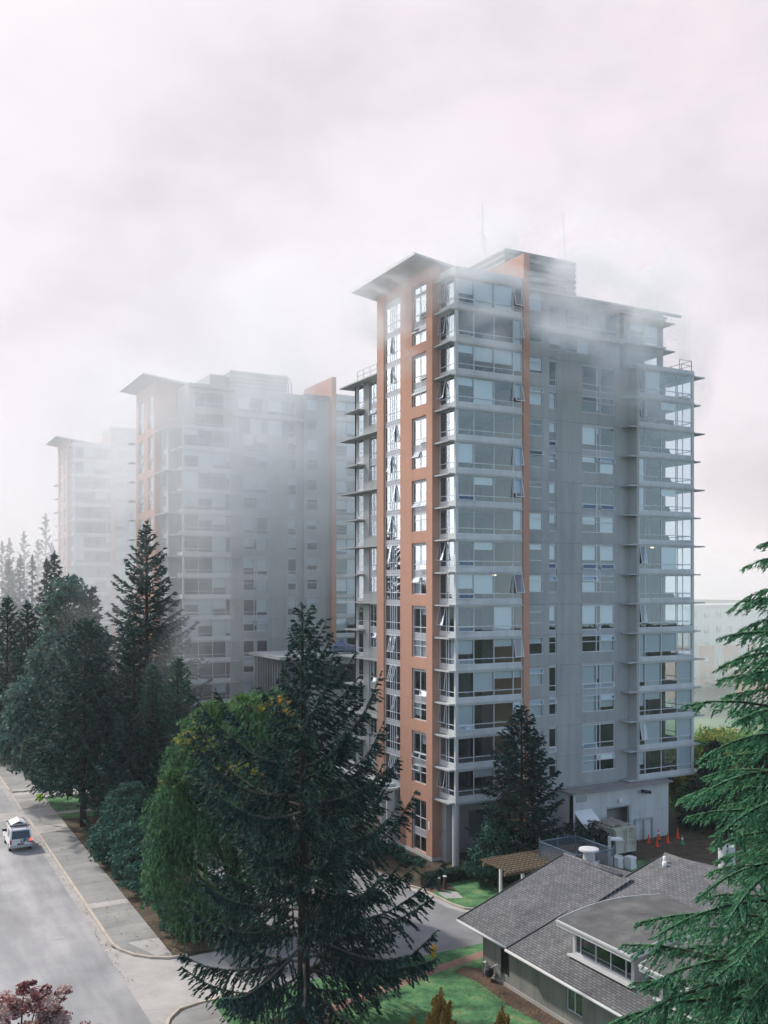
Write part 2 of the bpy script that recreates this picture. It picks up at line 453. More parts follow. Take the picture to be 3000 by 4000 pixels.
def tall_unit(t, name, face, pl, a0, a1, k, mids, p_open=0.45, dz=1.15, bl=0.6, inset=0.10, ang=19):
    """two-storey window unit: fixed light, hopper, spandrel, hopper, fixed light, cap"""
    z0 = ZF(k)+dz
    hs = [z0+0.98, z0+1.50, z0+2.10, z0+2.62, z0+4.28]
    z1 = z0+4.50
    cols = len(mids)+1
    op = []
    for i in range(cols):
        if rng.random() < p_open: op.append((i, 1))
        if rng.random() < p_open: op.append((i, 3))
    sol = [(i, 2) for i in range(cols)] + [(i, 5) for i in range(cols)]
    wd = window(t, name, face, pl, a0, a1, z0, z1, mids, hs, inset, 0.07, None, op, sol, ang=ang)
    b = MB()
    va = [a0] + list(mids) + [a1]
    for i in range(cols):
        for (c0, c1) in ((z0+2.65, z0+4.25), (z0+0.05, z0+1.45)):
            if rng.random() < bl:
                d = (c1-c0)*rng.choice((1, 1, 0.5, 0.35, 0.8))
                fbox(b, face, pl, va[i]+0.06, va[i+1]-0.06, -inset-0.15, -inset-0.142, c1-d, c1)
    b.build('blind', M['blind'], wd)
    return (a0, a1, z0, z1)

def tall_hole(a0, a1, k, dz=1.15): return (a0, a1, ZF(k)+dz, ZF(k)+dz+4.50)

def penthouse(t, x0, x1, y0, y1, z0, z1):
    """plant room clad in horizontal corrugated sheet"""
    mb = MB(); n = int((z1-z0)/0.275)
    for i in range(n):
        d = 0.0 if i % 2 else 0.09
        a, b = z0+(z1-z0)*i/n, z0+(z1-z0)*(i+1)/n
        mb.box(x0+d, x1-d, y0+d, y1-d, a, b)
    mb.box(x0+0.05, x1-0.05, y0+0.05, y1-0.05, z1, z1+0.08)
    return mb.build('plant_room', M['corrugated'], t)

def flared_roof(t, x0, x1, y0, y1, z_edge, slope, th=0.22):
    """thin roof that rises towards the street edge x0"""
    zz = lambda x: z_edge - slope*(x-x0)
    mb = MB()
    for (ya, yb) in ((y0, y1),):
        P = [(x0, ya, zz(x0)), (x1, ya, zz(x1)), (x1, yb, zz(x1)), (x0, yb, zz(x0))]
        Q = [(x, y, z-(0.16 if x == x0 else 0.34)) for x, y, z in P]
        mb.face(P, 0); mb.face(list(reversed(Q)), 1)
        for i in range(4):
            j = (i+1) % 4
            mb.face([Q[i], Q[j], P[j], P[i]], 0)
    mb.box(x0-0.04, x0, y0-0.04, y1+0.04, z_edge-0.2, z_edge+0.03, 0)
    return mb.build('roof', [M['metal'], M['soffit']], t)

def railing(t, pts, h=1.05, step=1.2, name='railing'):
    mb = MB()
    for (p, q) in zip(pts[:-1], pts[1:]):
        p, q = Vector(p), Vector(q); L = (q-p).length; n = max(1, int(L/step))
        for i in range(n+1):
            c = p.lerp(q, i/n); mb.bar(c, c+Vector((0, 0, h)), 0.05)
        for z in (h, h*0.55): mb.bar(p+Vector((0, 0, z)), q+Vector((0, 0, z)), 0.045)
    return mb.build(name, M['metal'], t)

def tower_front(root_name, label, ox, oy, detail=2):
    """tower with the street block near the street corner: used for the nearest and the farthest tower"""
    t = thing(root_name, label, 'apartment tower', (42.04+ox, 69.17+oy, 0), 'residential towers in fog')
    X = lambda v: v+ox
    Y = lambda v: v+oy
    near = detail == 2
    KT = 16
    # ---- shell of the body
    g = MB(); tall_k = [0, 2, 4, 6, 8, 10, 12]
    # shaded front: strip beside the fin, then the long wall
    kh = [(X(50.55), X(52.25), ZF(k)+1.2, ZF(k)+2.70) for k in range(0, 16)]
    wall(g, 'Y', Y(67.1), X(50.3), X(52.95), 0, 50.0, kh)
    nh = [tall_hole(X(53.25), X(54.26), k) for k in tall_k] + [tall_hole(X(57.2), X(61.13), k) for k in tall_k]
    top_h = [(X(53.1), X(54.8), ZF(15)+0.15, ZF(15)+2.25), (X(55.3), X(58.1), ZF(15)+0.15, ZF(15)+2.25), (X(58.55), X(61.4), ZF(15)+0.15, ZF(15)+2.25),
             (X(53.1), X(54.8), ZF(14)+1.0, ZF(14)+2.3), (X(55.3), X(58.1), ZF(14)+1.0, ZF(14)+2.3), (X(58.55), X(61.4), ZF(14)+1.0, ZF(14)+2.3)]
    wall(g, 'Y', Y(67.7), X(52.95), X(61.7), 0, 49.95, nh + top_h)
    wall(g, 'Y', Y(67.7), X(61.7), X(62.95), 0, ZF(14)+0.1)
    g.box(X(52.70), X(52.95), Y(67.35), Y(67.95), 0, 50.0)                       # step return
    # set-back top storeys at the far end
    sh_ = [(X(62.1), X(63.6), ZF(k)+0.1, ZF(k)+2.3) for k in (14, 15)] + [(X(64.0), X(67.6), ZF(k)+0.1, ZF(k)+2.3) for k in (14, 15)]
    wall(g, 'Y', Y(68.7), X(61.7), X(68.2), ZF(14)+0.1, 50.15, sh_)
    g.box(X(61.45), X(61.7), Y(67.95), Y(68.7), ZF(14), 49.9)
    wall(g, 'E', X(68.2), Y(68.95), Y(80.9), ZF(14), 50.15, [(Y(69.2), Y(71.2), ZF(k)+0.3, ZF(k)+2.3) for k in (14, 15)])
    # end of the right-hand bay, its street-side cheek, the back
    g.box(X(62.83), X(63.08), Y(66.6), Y(67.69), 5.3, ZF(14)+0.45)
    wall(g, 'E', X(70.16), Y(70.4), Y(86.6), 0, ZF(14)+0.45)
    wall(g, 'B', Y(86.6), X(43.4), X(70.16), 0, ZF(14)+0.45)
    wall(g, 'B', Y(81.2), X(44.6), X(68.2), ZF(14)+0.45, 50.0)
    # street side beyond the orange block
    lh = [tall_hole(Y(81.9), Y(83.45), k) for k in tall_k]
    wall(g, 'X', X(43.4), Y(79.2), Y(84.66), 0, ZF(14)+0.55, lh)
    wall(g, 'X', X(44.6), Y(79.52), Y(80.94), ZF(14)+0.55, 50.0)
    g.box(X(43.4), X(43.65), Y(85.86), Y(86.59), 0, ZF(14)+0.55)
    # ground storey under the near bay
    wall(g, 'Y', Y(70.3), X(43.2), X(50.0), 0, 5.2, [(X(46.5), X(49.0), 1.2, 3.6)])
    g.box(X(42.95), X(43.9), Y(68.4), Y(70.0), 0, 5.2)
    g.build('wall', M['grey'], t)
    # ---- orange block and fin
    og = MB()
    su = [(Y(70.17), Y(72.66), ZF(k)+1.0, ZF(k)+5.5) for k in tall_k]
    su += [(Y(70.17), Y(72.66), 0.35, 4.9), (Y(70.17), Y(72.66), ZF(14)+0.9, 49.9)]
    su += [(Y(74.74), Y(77.91), 0.3, 49.9)]
    wall(og, 'X', X(42.04), Y(69.17), Y(79.21), 0, 51.1, su, 0.45)
    fbox(og, 'Y', Y(69.17), X(42.49), X(43.30), -0.3, 0, 0, 5.2)
    fbox(og, 'Y', Y(69.17), X(42.49), X(42.80), -0.3, 0, 5.2, 50.9)
    fbox(og, 'B', Y(79.21), X(42.49), X(44.6), -0.3, 0, 0, 50.9)
    og.build('street_block', M['orange'], t)
    fin = MB(); fin.box(X(49.65), X(50.28), Y(66.45), Y(76.5), 0, 52.36); fin.build('fin_wall', M['orange'], t)
    # ---- rooms: core and partitions
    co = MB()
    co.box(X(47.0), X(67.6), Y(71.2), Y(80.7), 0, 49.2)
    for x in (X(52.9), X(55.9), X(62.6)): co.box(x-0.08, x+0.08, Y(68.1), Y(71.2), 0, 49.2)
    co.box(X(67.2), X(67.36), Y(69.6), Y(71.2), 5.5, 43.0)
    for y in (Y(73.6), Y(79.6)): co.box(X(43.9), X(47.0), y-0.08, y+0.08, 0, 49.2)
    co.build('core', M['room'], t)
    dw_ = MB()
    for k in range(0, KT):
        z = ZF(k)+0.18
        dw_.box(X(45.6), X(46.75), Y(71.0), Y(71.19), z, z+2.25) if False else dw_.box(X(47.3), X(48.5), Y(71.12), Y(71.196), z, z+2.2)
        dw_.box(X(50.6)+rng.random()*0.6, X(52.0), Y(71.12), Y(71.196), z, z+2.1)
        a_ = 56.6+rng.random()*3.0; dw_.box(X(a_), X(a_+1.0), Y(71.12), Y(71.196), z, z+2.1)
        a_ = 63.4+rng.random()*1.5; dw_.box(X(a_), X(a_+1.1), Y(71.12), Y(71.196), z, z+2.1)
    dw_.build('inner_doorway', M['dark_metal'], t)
    # ---- storey slabs with their ledges
    slabs = []
    for k in range(0, KT+1):
        z = ZF(k); s = MB()
        s.box(X(42.73), X(49.64), Y(66.50), Y(68.0), z, z+0.18)
        s.box(X(42.18), X(42.73), Y(66.72), Y(69.14), z+0.02, z+0.15)            # street-side ledge
        s.box(X(43.7), X(67.9), Y(68.0), Y(86.3) if k <= 14 else Y(80.9), z, z+0.18)
        if k <= 14:
            s.box(X(62.80), X(70.20), Y(66.52), Y(67.66), z, z+0.18)
            s.box(X(67.9), X(70.20), Y(67.66), Y(86.3), z, z+0.18)
            s.box(X(61.82), X(62.80), Y(66.52), Y(67.55), z+0.02, z+0.14)
            ln = 1.55 if k % 2 == 0 else 1.0
            s.box(X(70.20), X(70.20)+ln, Y(66.7), Y(71.5), z+0.02, z+0.14)
            if k % 2 == 0: s.box(X(42.5), X(43.38), Y(79.28), Y(88.4), z+0.02, z+0.14)
            else: s.box(X(42.5), X(43.38), Y(84.3), Y(87.2), z+0.02, z+0.14)
            s.box(X(43.38), X(44.2), Y(86.65), Y(87.2) if k % 2 else Y(88.4), z+0.02, z+0.14)
        else:
            s.box(X(68.2), X(69.7), Y(68.6), Y(73.0), z+0.0, z+0.13)
            s.box(X(43.3), X(44.55), Y(79.3), Y(81.5), z+0.0, z+0.13)
        if k == 15: s.box(X(53.0), X(61.75), Y(67.15), Y(67.69), z-0.45, z+0.02)
        if k == 16: s.box(X(50.33), X(68.7), Y(66.75), Y(67.0), z+0.1, z+0.3)
        slabs.append(s.build('floor_slab', M['slab'], t))
    # ---- near bay: upstands, posts, glass
    for k in range(0, KT):
        z = ZF(k); bw = MB(); rbw = MB(); fbw = MB()
        fbox(bw, 'Y', Y(66.58), X(42.97), X(49.6), -0.15, 0, z+0.18, z+0.60)
        fbox(bw, 'X', X(42.75), Y(66.80), Y(69.15), -0.15, 0, z+0.18, z+0.60)
        bw.box(X(42.75), X(42.97), Y(66.58), Y(66.80), z+0.18, z+2.752)
        if k < 14:
            fbox(rbw, 'Y', Y(66.58), X(63.08), X(69.95), -0.15, 0, z+0.18, z+0.55)
            fbox(rbw, 'E', X(70.16), Y(66.82), Y(70.35), -0.15, 0, z+0.18, z+0.55)
            rbw.box(X(69.94), X(70.16), Y(66.58), Y(66.82), z+0.18, z+2.752)
            fbox(fbw, 'X', X(43.4), Y(84.7), Y(85.85), -0.15, 0, z+0.18, z+0.50)
        for q in (bw, rbw, fbw): q.build('upstand', M['pale'], slabs[k])
    bw = MB(); rbw = MB()
    fbox(bw, 'Y', Y(66.56), X(42.75), X(49.6), -0.15, 0, ZF(16)+0.19, 50.2)
    fbox(bw, 'X', X(42.73), Y(66.72), Y(69.15), -0.15, 0, ZF(16)+0.19, 50.2)
    fbox(rbw, 'Y', Y(66.56), X(62.80), X(70.2), -0.15, 0, ZF(14)+0.19, ZF(14)+0.55)
    fbox(rbw, 'E', X(70.2), Y(66.72), Y(75.0), -0.15, 0, ZF(14)+0.19, ZF(14)+0.55)
    bw.build('parapet', M['pale'], slabs[16]); rbw.build('parapet', M['pale'], slabs[14])
    for k in range(0, KT):
        z = ZF(k)
        op = [c for c in ((0, 0),) if rng.random() < 0.4] + [c for c in ((3, 1),) if rng.random() < 0.45]
        window(t, 'bay_window', 'Y', Y(66.58), X(42.97), X(49.6), z+0.60, z+2.752,
               [X(44.6), X(46.65), X(48.65)], [z+1.08], 0.05, 0.06, rb(4, 0.42), op, ang=11)
        if near or k > 4:
            window(t, 'corner_window', 'X', X(42.75), Y(66.80), Y(69.15), z+0.60, z+2.752, [Y(67.72), Y(68.1)], [z+1.08], 0.05, 0.06, rb(1, 0.2), [(2, 1)] if rng.random() < 0.35 else [], ang=9)
        window(t, 'kitchen_window', 'Y', Y(67.1), X(50.55), X(52.25), z+1.2, z+2.70, [], [z+2.2], 0.07, 0.06, rb(1, 0.75), [(0, 1)] if rng.random() < 0.3 else [], ang=24)
        if k < 14:
            window(t, 'end_bay_window', 'Y', Y(66.58), X(63.1), X(69.94), z+0.55, z+2.752, [X(63.85), X(65.9), X(68.0)], [z+1.05], 0.05, 0.06,
                   (rb(3, 0.18 if k > 4 else 0.5) + ([0] if k > 4 else rb(1, 0.7))), ([(0, 1)] if rng.random() < 0.4 else []) + ([(3, 0)] if rng.random() < 0.4 else []), ang=12)
            window(t, 'end_window', 'E', X(70.16), Y(66.82), Y(70.38), z+0.55, z+2.752, [Y(68.0), Y(68.9)], [z+1.05], 0.05, 0.06, None)
            if near: window(t, 'far_bay_window', 'X', X(43.4), Y(84.68), Y(85.85), z+0.50, z+2.752, [], [z+1.0], 0.05, 0.05, None)
    for k in tall_k:
        tall_unit(t, 'narrow_window', 'Y', Y(67.7), X(53.25), X(54.26), k, [], 0.35, ang=16)
        tall_unit(t, 'paired_window', 'Y', Y(67.7), X(57.2), X(61.13), k, [X(58.95), X(59.38)], 0.45, ang=16)
        if near or k > 6: tall_unit(t, 'street_window', 'X', X(42.04), Y(70.17), Y(72.66), k, [Y(71.42)], 0.42, dz=1.0, bl=0.3, inset=0.2)
        if near: tall_unit(t, 'side_window', 'X', X(43.4), Y(81.9), Y(83.45), k, [Y(82.7)], 0.3, bl=0.3, inset=0.14)
    window(t, 'street_window', 'X', X(42.04), Y(70.17), Y(72.66), 0.35, 4.9, [Y(71.42)], [1.7, 2.3, 3.3], 0.2, 0.07, None, (), [(0, 1), (1, 1)])
    window(t, 'street_window', 'X', X(42.04), Y(70.17), Y(72.66), ZF(14)+0.9, 49.9, [Y(71.42)], [ZF(14)+1.9, ZF(14)+2.4, ZF(14)+2.95, ZF(14)+3.5, ZF(14)+5.1, ZF(14)+5.35],
           0.2, 0.07, None, [(0, 1), (1, 1), (0, 3)], [(0, 2), (1, 2), (0, 5), (1, 5)], ang=19)
    for k in range(-2, 17):                                                    # curtain-wall strip, storey by storey
        z = ZF(k); za = max(z-0.02, 0.3); zb = min(z+2.732, 49.9)
        if zb-za < 0.5: continue
        sp = [z+0.24, z+0.44] if za < z+0.2 else []
        hs = [h for h in sp + [z+1.15] if za < h < zb-0.1]
        op = [c for c in ((1, len(hs)), (3, len(hs))) if rng.random() < 0.36]
        window(t, 'strip_window', 'X', X(42.04), Y(74.74), Y(77.91), za, zb, [Y(75.75), Y(76.15), Y(76.5), Y(76.9)], hs, 0.2, 0.055, None, op,
               [(i, j) for i in range(5) for j in range(len(sp))] , ang=13)
    for (a0, a1, z0, z1) in top_h:
        md = [(a0+a1)/2] if a1-a0 > 2 else []
        hs = [z0+0.55] if z0 > ZF(15) else []
        window(t, 'upper_window', 'Y', Y(67.7), a0, a1, z0, z1, md, hs, 0.08, 0.06, rb(2, 0.4), [(1, 0)] if md and hs and rng.random() < 0.5 else [],
               [(0, len(hs))] if a0 > X(58.2) else [], ang=18)
    for (a0, a1, z0, z1) in sh_:
        window(t, 'terrace_window', 'Y', Y(68.7), a0, a1, z0, z1, [a0+(a1-a0)*0.5], [z0+1.0], 0.08, 0.06, rb(2, 0.4))
    # ---- roofs, plant room, rails
    flared_roof(t, X(39.85), X(47.4), Y(68.4), Y(80.3), 51.38, 0.126)
    rf = MB(); rf.box(X(44.7), X(68.0), Y(68.97), Y(81.1), ZF(16)+0.18, ZF(16)+0.34); rf.box(X(50.31), X(68.0), Y(67.96), Y(68.96), ZF(16)+0.18, ZF(16)+0.32)
    rf.build('roof_deck', M['roofing'], t)
    penthouse(t, X(50.3), X(58.6), Y(70.2), Y(77.2), 49.6, 54.05)
    pb = MB(); pb.box(X(58.62), X(60.2), Y(69.4), Y(75.0), 49.6, 50.6); pb.build('roof_kerb', M['grey'], t)
    railing(t, [(X(68.4), Y(66.75), ZF(14)+0.5), (X(70.0), Y(66.75), ZF(14)+0.5), (X(70.0), Y(72.0), ZF(14)+0.5)])
    railing(t, [(X(43.6), Y(79.4), ZF(14)+0.5), (X(43.6), Y(86.4), ZF(14)+0.5)])
    if near:
        vt = MB()                                                              # round vent hood on the roof
        vt.tube([(X(54.9)+0.62*math.cos(a), Y(67.75), 49.98+0.62*math.sin(a)) for a in [math.pi*i/14 for i in range(15)]], 0.13, 8)
        vt.build('vent_hoop', M['metal'], t)
        an = MB()
        an.bar((X(49.05), Y(71.5), 49.7), (X(49.05), Y(71.5), 55.4), 0.05); an.bar((X(48.8), Y(71.5), 54.2), (X(48.8), Y(71.5), 58.3), 0.035)
        an.bar((X(48.8), Y(71.5), 54.3), (X(49.05), Y(71.5), 54.3), 0.03); an.bar((X(48.8), Y(71.5), 55.3), (X(49.05), Y(71.5), 55.3), 0.03)
        for i in range(6): an.bar((X(48.8), Y(71.5), 55.6+i*0.45), (X(48.4), Y(71.5), 55.6+i*0.45), 0.015)
        an.build('antenna_mast', M['metal'], t)
        wh = MB(); wh.bar((X(57.6), Y(70.6), 54.1), (X(57.3), Y(70.6), 58.6), 0.022); wh.build('whip_aerial', M['metal'], t)
        eq = MB()
        for i, (x, y, h) in enumerate(((45.2, 70.6, 1.2), (45.6, 70.9, 1.45), (46.7, 72.2, 0.9), (48.2, 73.4, 1.2), (49.2, 74.6, 1.0))):
            eq.bar((X(x), Y(y), 49.7), (X(x), Y(y), 49.7+h), 0.07)
        for i in range(5): eq.bar((X(46.0), Y(73.0), 50.2+i*0.45), (X(50.2), Y(76.2), 50.2+i*0.45), 0.12, 0.16)
        eq.build('roof_screen', M['metal'], t)
        # ---- ground: column, notice panel, canopy, loading dock
        cl_ = MB(); cl_.lathe((X(43.0), Y(66.95), 0), [(0.30, 0), (0.30, 5.27)], 24); cl_.build('column', M['pale'], t)
        pn = MB(); fbox(pn, 'Y', Y(69.17), X(42.72), X(43.15), 0.003, 0.06, 1.0, 1.9); pn.build('notice_panel', M['metal'], t)
        sg = MB(); fbox(sg, 'X', X(42.04), Y(69.55), Y(69.75), 0.003, 0.04, 2.6, 3.3); sg.build('address_plate', M['white'], t)
        bs = MB(); fbox(bs, 'X', X(42.04), Y(69.15), Y(79.2), 0.0, 0.05, 0.0, 0.3); fbox(bs, 'Y', Y(69.17), X(42.0), X(43.3), 0.0, 0.05, 0.0, 0.3); bs.build('plinth', M['pale'], t)
        cn = MB(); cn.box(X(40.7), X(43.35), Y(76.0), Y(86.2), 5.2, 5.42); cn.box(X(41.0), X(43.3), Y(75.4), Y(76.0), 4.95, 5.15)
        cn.box(X(41.1), X(41.9), Y(75.5), Y(75.7), 0, 4.95); cn.box(X(41.3), X(43.3), Y(77.0), Y(77.2), 0, 5.2)
        cn.build('entrance_canopy', M['pale'], t)
        dk = MB()
        wall(dk, 'Y', Y(66.0), X(54.7), X(66.2), 0, 5.05, [(X(58.6), X(61.5), 0.0, 3.45)], 0.3)
        fbox(dk, 'X', X(54.5), Y(65.7), Y(67.68), 0, 0.2, 0, 5.05); fbox(dk, 'Y', Y(65.7), X(54.3), X(54.72), -0.28, 0, 0, 5.05)
        fbox(dk, 'E', X(66.2), Y(66.02), Y(67.68), -0.25, 0, 0, 5.05)
        d = dk.build('loading_dock', M['pale'], t)
        sl = MB(); sl.box(X(54.2), X(66.3), Y(65.5), Y(67.66), 5.06, 5.24); sl.build('dock_roof', M['roofing'], d)
        dr = MB(); fbox(dr, 'Y', Y(66.0), X(61.28), X(61.5), -0.28, 0.02, 0, 3.45); fbox(dr, 'Y', Y(66.0), X(58.6), X(61.28), -0.28, 0.02, 3.3, 3.45); dr.build('door_frame', M['panel'], d)
        lp = MB(); lp.lathe((X(60.1), Y(65.86), 3.75), [(0.16, 0), (0.18, 0.1), (0.16, 0.3)], 16); lp.build('wall_lamp', M['white'], d)
        fl = MB(); fl.tube([(X(62.6), Y(65.7), 4.55), (X(63.5), Y(65.55), 4.4)], 0.16, 12); fl.build('floodlight', M['dark_metal'], d)
        gr = MB()
        for i in range(5): fbox(gr, 'Y', Y(66.0), X(55.1), X(56.3), 0.003, 0.05, 4.25+i*0.1, 4.31+i*0.1)
        gr.build('vent_grille', M['panel'], d)
        hd = MB()
        a0, a1 = X(54.75), X(57.2)
        top, bot = 3.55, 2.15
        P = [(a0, Y(65.98), top), (a1-0.4, Y(65.98), top), (a1, Y(64.6), bot), (a0+0.35, Y(64.6), bot)]
        Q = [(x, y, z-0.14) for x, y, z in P]
        hd.face(P); hd.face(list(reversed(Q)))
        for i in range(4): j = (i+1) % 4; hd.face([Q[i], Q[j], P[j], P[i]])
        hd.build('chute_hood', M['white'], d)
        # lit ceiling lamps glimpsed in the rooms
        for (x, y, k) in ((44.3, 67.6, 12), (44.3, 67.7, 6), (47.6, 67.9, 6), (65.9, 67.8, 7), (63.7, 67.7, 7)):
            lm = MB(); lm.lathe((X(x), Y(y), ZF(k+1)-0.14), [(0.05, 0), (0.17, 0.05), (0.17, 0.1)], 14); lm.build('ceiling_lamp', M['lamp_glow'], t)
    return t

def tower_mirrored(root_name, label, detail=2):
    """the middle tower: street block at its far corner, fin towards the right"""
    t = thing(root_name, label, 'apartment tower', (35.05, 119.4, 0), 'residential towers in fog')
    tall_k = [0, 2, 4, 6, 8, 10, 12]; KT = 16
    Yb, Yw, Ys = 119.4, 120.5, 119.9
    g = MB()
    nh = [tall_hole(43.7, 47.2, k) for k in tall_k] + [tall_hole(50.1, 51.4, k) for k in tall_k]
    uh = [(43.0, 46.4, ZF(k)+0.2, ZF(k)+2.3) for k in (14, 15)] + [(47.2, 51.3, ZF(k)+0.2, ZF(k)+2.3) for k in (14, 15)]
    wall(g, 'Y', Yw, 41.9, 52.3, 0, 49.9, nh + uh)
    kh = [(52.7, 54.3, ZF(k)+1.2, ZF(k)+2.7) for k in range(16)]
    wall(g, 'Y', Ys, 52.3, 56.2, 0, 50.0, kh)
    g.box(52.3, 52.55, Ys+0.25, Yw+0.25, 0, 50.0)
    g.box(41.62, 41.88, Yb+0.02, Yw, 5.3, ZF(14)+0.5)
    sw = [tall_hole(123.2, 125.0, k) for k in tall_k]
    wall(g, 'X', 33.95, 122.0, 125.9, 0, ZF(14)+0.5, sw)
    fbox(g, 'Y', 122.0, 34.2, 35.05, -0.25, 0, 0, ZF(14)+0.5)
    wall(g, 'X', 36.2, 122.0, 125.9, ZF(14)+0.5, 50.0)
    wall(g, 'Y', 120.4, 36.2, 42.0, ZF(14)+0.5, 50.0, [(37.0, 41.0, ZF(k)+0.3, ZF(k)+2.4) for k in (14, 15)])
    fbox(g, 'X', 36.2, 120.65, 122.0, -0.25, 0, ZF(14)+0.5, 50.0)
    wall(g, 'B', 136.0, 33.9, 63.4, 0, 50.0); wall(g, 'E', 63.4, 119.6, 135.7, 0, 50.0)
    wall(g, 'Y', 121.0, 35.1, 41.9, 0, 5.2)
    g.build('wall', M['grey'], t)
    og = MB()
    hs_ = [(129.6, 131.4, ZF(k)+1.0, ZF(k)+5.5) for k in tall_k] + [(133.3, 134.9, ZF(k)+1.0, ZF(k)+5.5) for k in tall_k]
    hs_ = [(127.0, 129.4, ZF(k)+1.0, ZF(k)+5.5) for k in tall_k+[14]] + [(131.9, 134.5, ZF(k)+1.0, ZF(k)+5.5) for k in tall_k+[14]]
    hs_ = [(a, b, c, min(d, 49.8)) for a, b, c, d in hs_]
    wall(og, 'X', 33.2, 125.9, 135.9, 0, 51.1, hs_, 0.45)
    fbox(og, 'Y', 125.9, 33.65, 36.2, -0.3, 0, 0, 50.9)
    fbox(og, 'B', 135.9, 33.65, 36.2, -0.3, 0, 0, 50.9)
    og.build('street_block', M['orange'], t)
    fin = MB(); fin.box(56.2, 56.85, 119.2, 129.0, 0, 52.6); fin.build('fin_wall', M['orange'], t)
    co = MB(); co.box(39.5, 62.0, 124.0, 132.0, 0, 49.2)
    for x in (42.5, 48.8, 52.4): co.box(x-0.08, x+0.08, 120.9, 124.0, 0, 49.2)
    co.build('core', M['room'], t)
    bw = MB(); rbw = MB()
    for k in range(KT+1):
        z = ZF(k); s = MB()
        s.box(36.3, 63.1, 120.9, 135.6, z, z+0.18)
        if k <= 14:
            s.box(35.0, 41.92, Yb-0.08, 120.9, z, z+0.18); s.box(35.1, 36.3, 120.9, 135.6, z, z+0.18)
            s.box(41.92, 42.8, Yb-0.08, 120.3, z+0.02, z+0.14)
            s.box(34.1, 35.0, Yb-0.1, 121.9, z+0.02, z+0.14)
            if k % 2 == 0: s.box(32.9, 33.94, 119.9, 125.85, z+0.02, z+0.14); s.box(33.94, 34.1, 119.9, 121.9, z+0.02, z+0.14)
            s.box(32.3, 33.15, 136.0, 137.4, z+0.02, z+0.14)
        if k == 15: s.box(41.95, 52.25, 119.9, 120.48, z-0.45, z)
        s.box(56.9, 63.5, Yb-0.08, 120.9, z, z+0.18)
        s.build('floor_slab', M['slab'], t)
    for k in range(KT):
        z = ZF(k)
        if k < 14:
            fbox(bw, 'Y', Yb, 35.27, 41.6, -0.15, 0, z+0.18, z+0.6); fbox(bw, 'X', 35.05, Yb+0.22, 121.98, -0.15, 0, z+0.18, z+0.6)
            bw.box(35.05, 35.27, Yb, Yb+0.22, z+0.18, z+2.752)
            op = [(0, 0)] if rng.random() < 0.3 else []
            window(t, 'bay_window', 'Y', Yb, 35.27, 41.6, z+0.6, z+2.752, [37.2, 39.1, 40.9], [z+1.08], 0.05, 0.06, rb(4, 0.45), op, ang=12)
            window(t, 'corner_window', 'X', 35.05, Yb+0.22, 121.98, z+0.6, z+2.752, [120.9], [z+1.08], 0.05, 0.06, None)
        fbox(rbw, 'Y', Yb, 56.9, 63.3, -0.15, 0, z+0.18, z+0.6)
        window(t, 'end_bay_window', 'Y', Yb, 56.9, 63.3, z+0.6, z+2.752, [58.6, 60.6, 62.5], [z+1.08], 0.05, 0.06, rb(4, 0.5))
        window(t, 'kitchen_window', 'Y', Ys, 52.7, 54.3, z+1.2, z+2.7, [], [z+2.2], 0.07, 0.06, rb(1, 0.7), [(0, 1)] if rng.random() < 0.25 else [])
    fbox(bw, 'Y', Yb-0.02, 35.0, 41.9, -0.15, 0, ZF(14)+0.19, ZF(14)+0.5); fbox(bw, 'X', 35.0, Yb+0.15, 121.95, -0.15, 0, ZF(14)+0.19, ZF(14)+0.5)
    fbox(rbw, 'Y', Yb-0.02, 56.9, 63.4, -0.15, 0, ZF(16)+0.19, 50.3)
    bw.build('corner_bay', M['pale'], t); rbw.build('end_bay', M['pale'], t)
    for k in tall_k:
        tall_unit(t, 'paired_window', 'Y', Yw, 43.7, 47.2, k, [45.25, 45.65], 0.35)
        tall_unit(t, 'narrow_window', 'Y', Yw, 50.1, 51.4, k, [], 0.3)
        if k > 3:
            tall_unit(t, 'side_window', 'X', 33.95, 123.2, 125.0, k, [124.1], 0.3, bl=0.3)
            tall_unit(t, 'street_window', 'X', 33.2, 127.0, 129.4, k, [128.2], 0.5, dz=1.0, bl=0.2, inset=0.2)
            tall_unit(t, 'street_window', 'X', 33.2, 131.9, 134.5, k, [133.2], 0.5, dz=1.0, bl=0.2, inset=0.2)
    for (a, b) in ((127.0, 129.4), (131.9, 134.5)):
        window(t, 'street_window', 'X', 33.2, a, b, ZF(14)+1.0, 49.8, [(a+b)/2], [ZF(14)+2.0, ZF(14)+2.5, ZF(14)+3.1, ZF(14)+3.6], 0.2, 0.07, None, [(0, 1)], [(0, 2), (1, 2)])
    for (a0, a1, z0, z1) in uh:
        window(t, 'upper_window', 'Y', Yw, a0, a1, z0, z1, [a0+(a1-a0)*0.5], [z0+0.6], 0.08, 0.06, rb(2, 0.5))
    for k in (14, 15):
        window(t, 'terrace_window', 'Y', 120.4, 37.0, 41.0, ZF(k)+0.3, ZF(k)+2.4, [38.5], [ZF(k)+1.0], 0.08, 0.06, rb(2, 0.5))
    flared_roof(t, 31.0, 39.2, 123.7, 136.7, 51.38, 0.126)
    rf = MB(); rf.box(39.5, 63.1, 121.0, 135.6, ZF(16)+0.18, ZF(16)+0.34); rf.box(36.45, 42.0, 120.66, 121.0, ZF(16)+0.18, ZF(16)+0.32)
    rf.box(35.9, 42.2, 119.9, 120.38, ZF(16)+0.05, ZF(16)+0.25)
    rf.build('roof_deck', M['roofing'], t)
    penthouse(t, 42.4, 50.8, 122.3, 130.5, 49.6, 52.6)
    lk = MB(); lk.box(39.9, 42.3, 123.0, 129.0, 49.6, 52.0); lk.build('lift_overrun', M['grey'], t)
    st = MB()
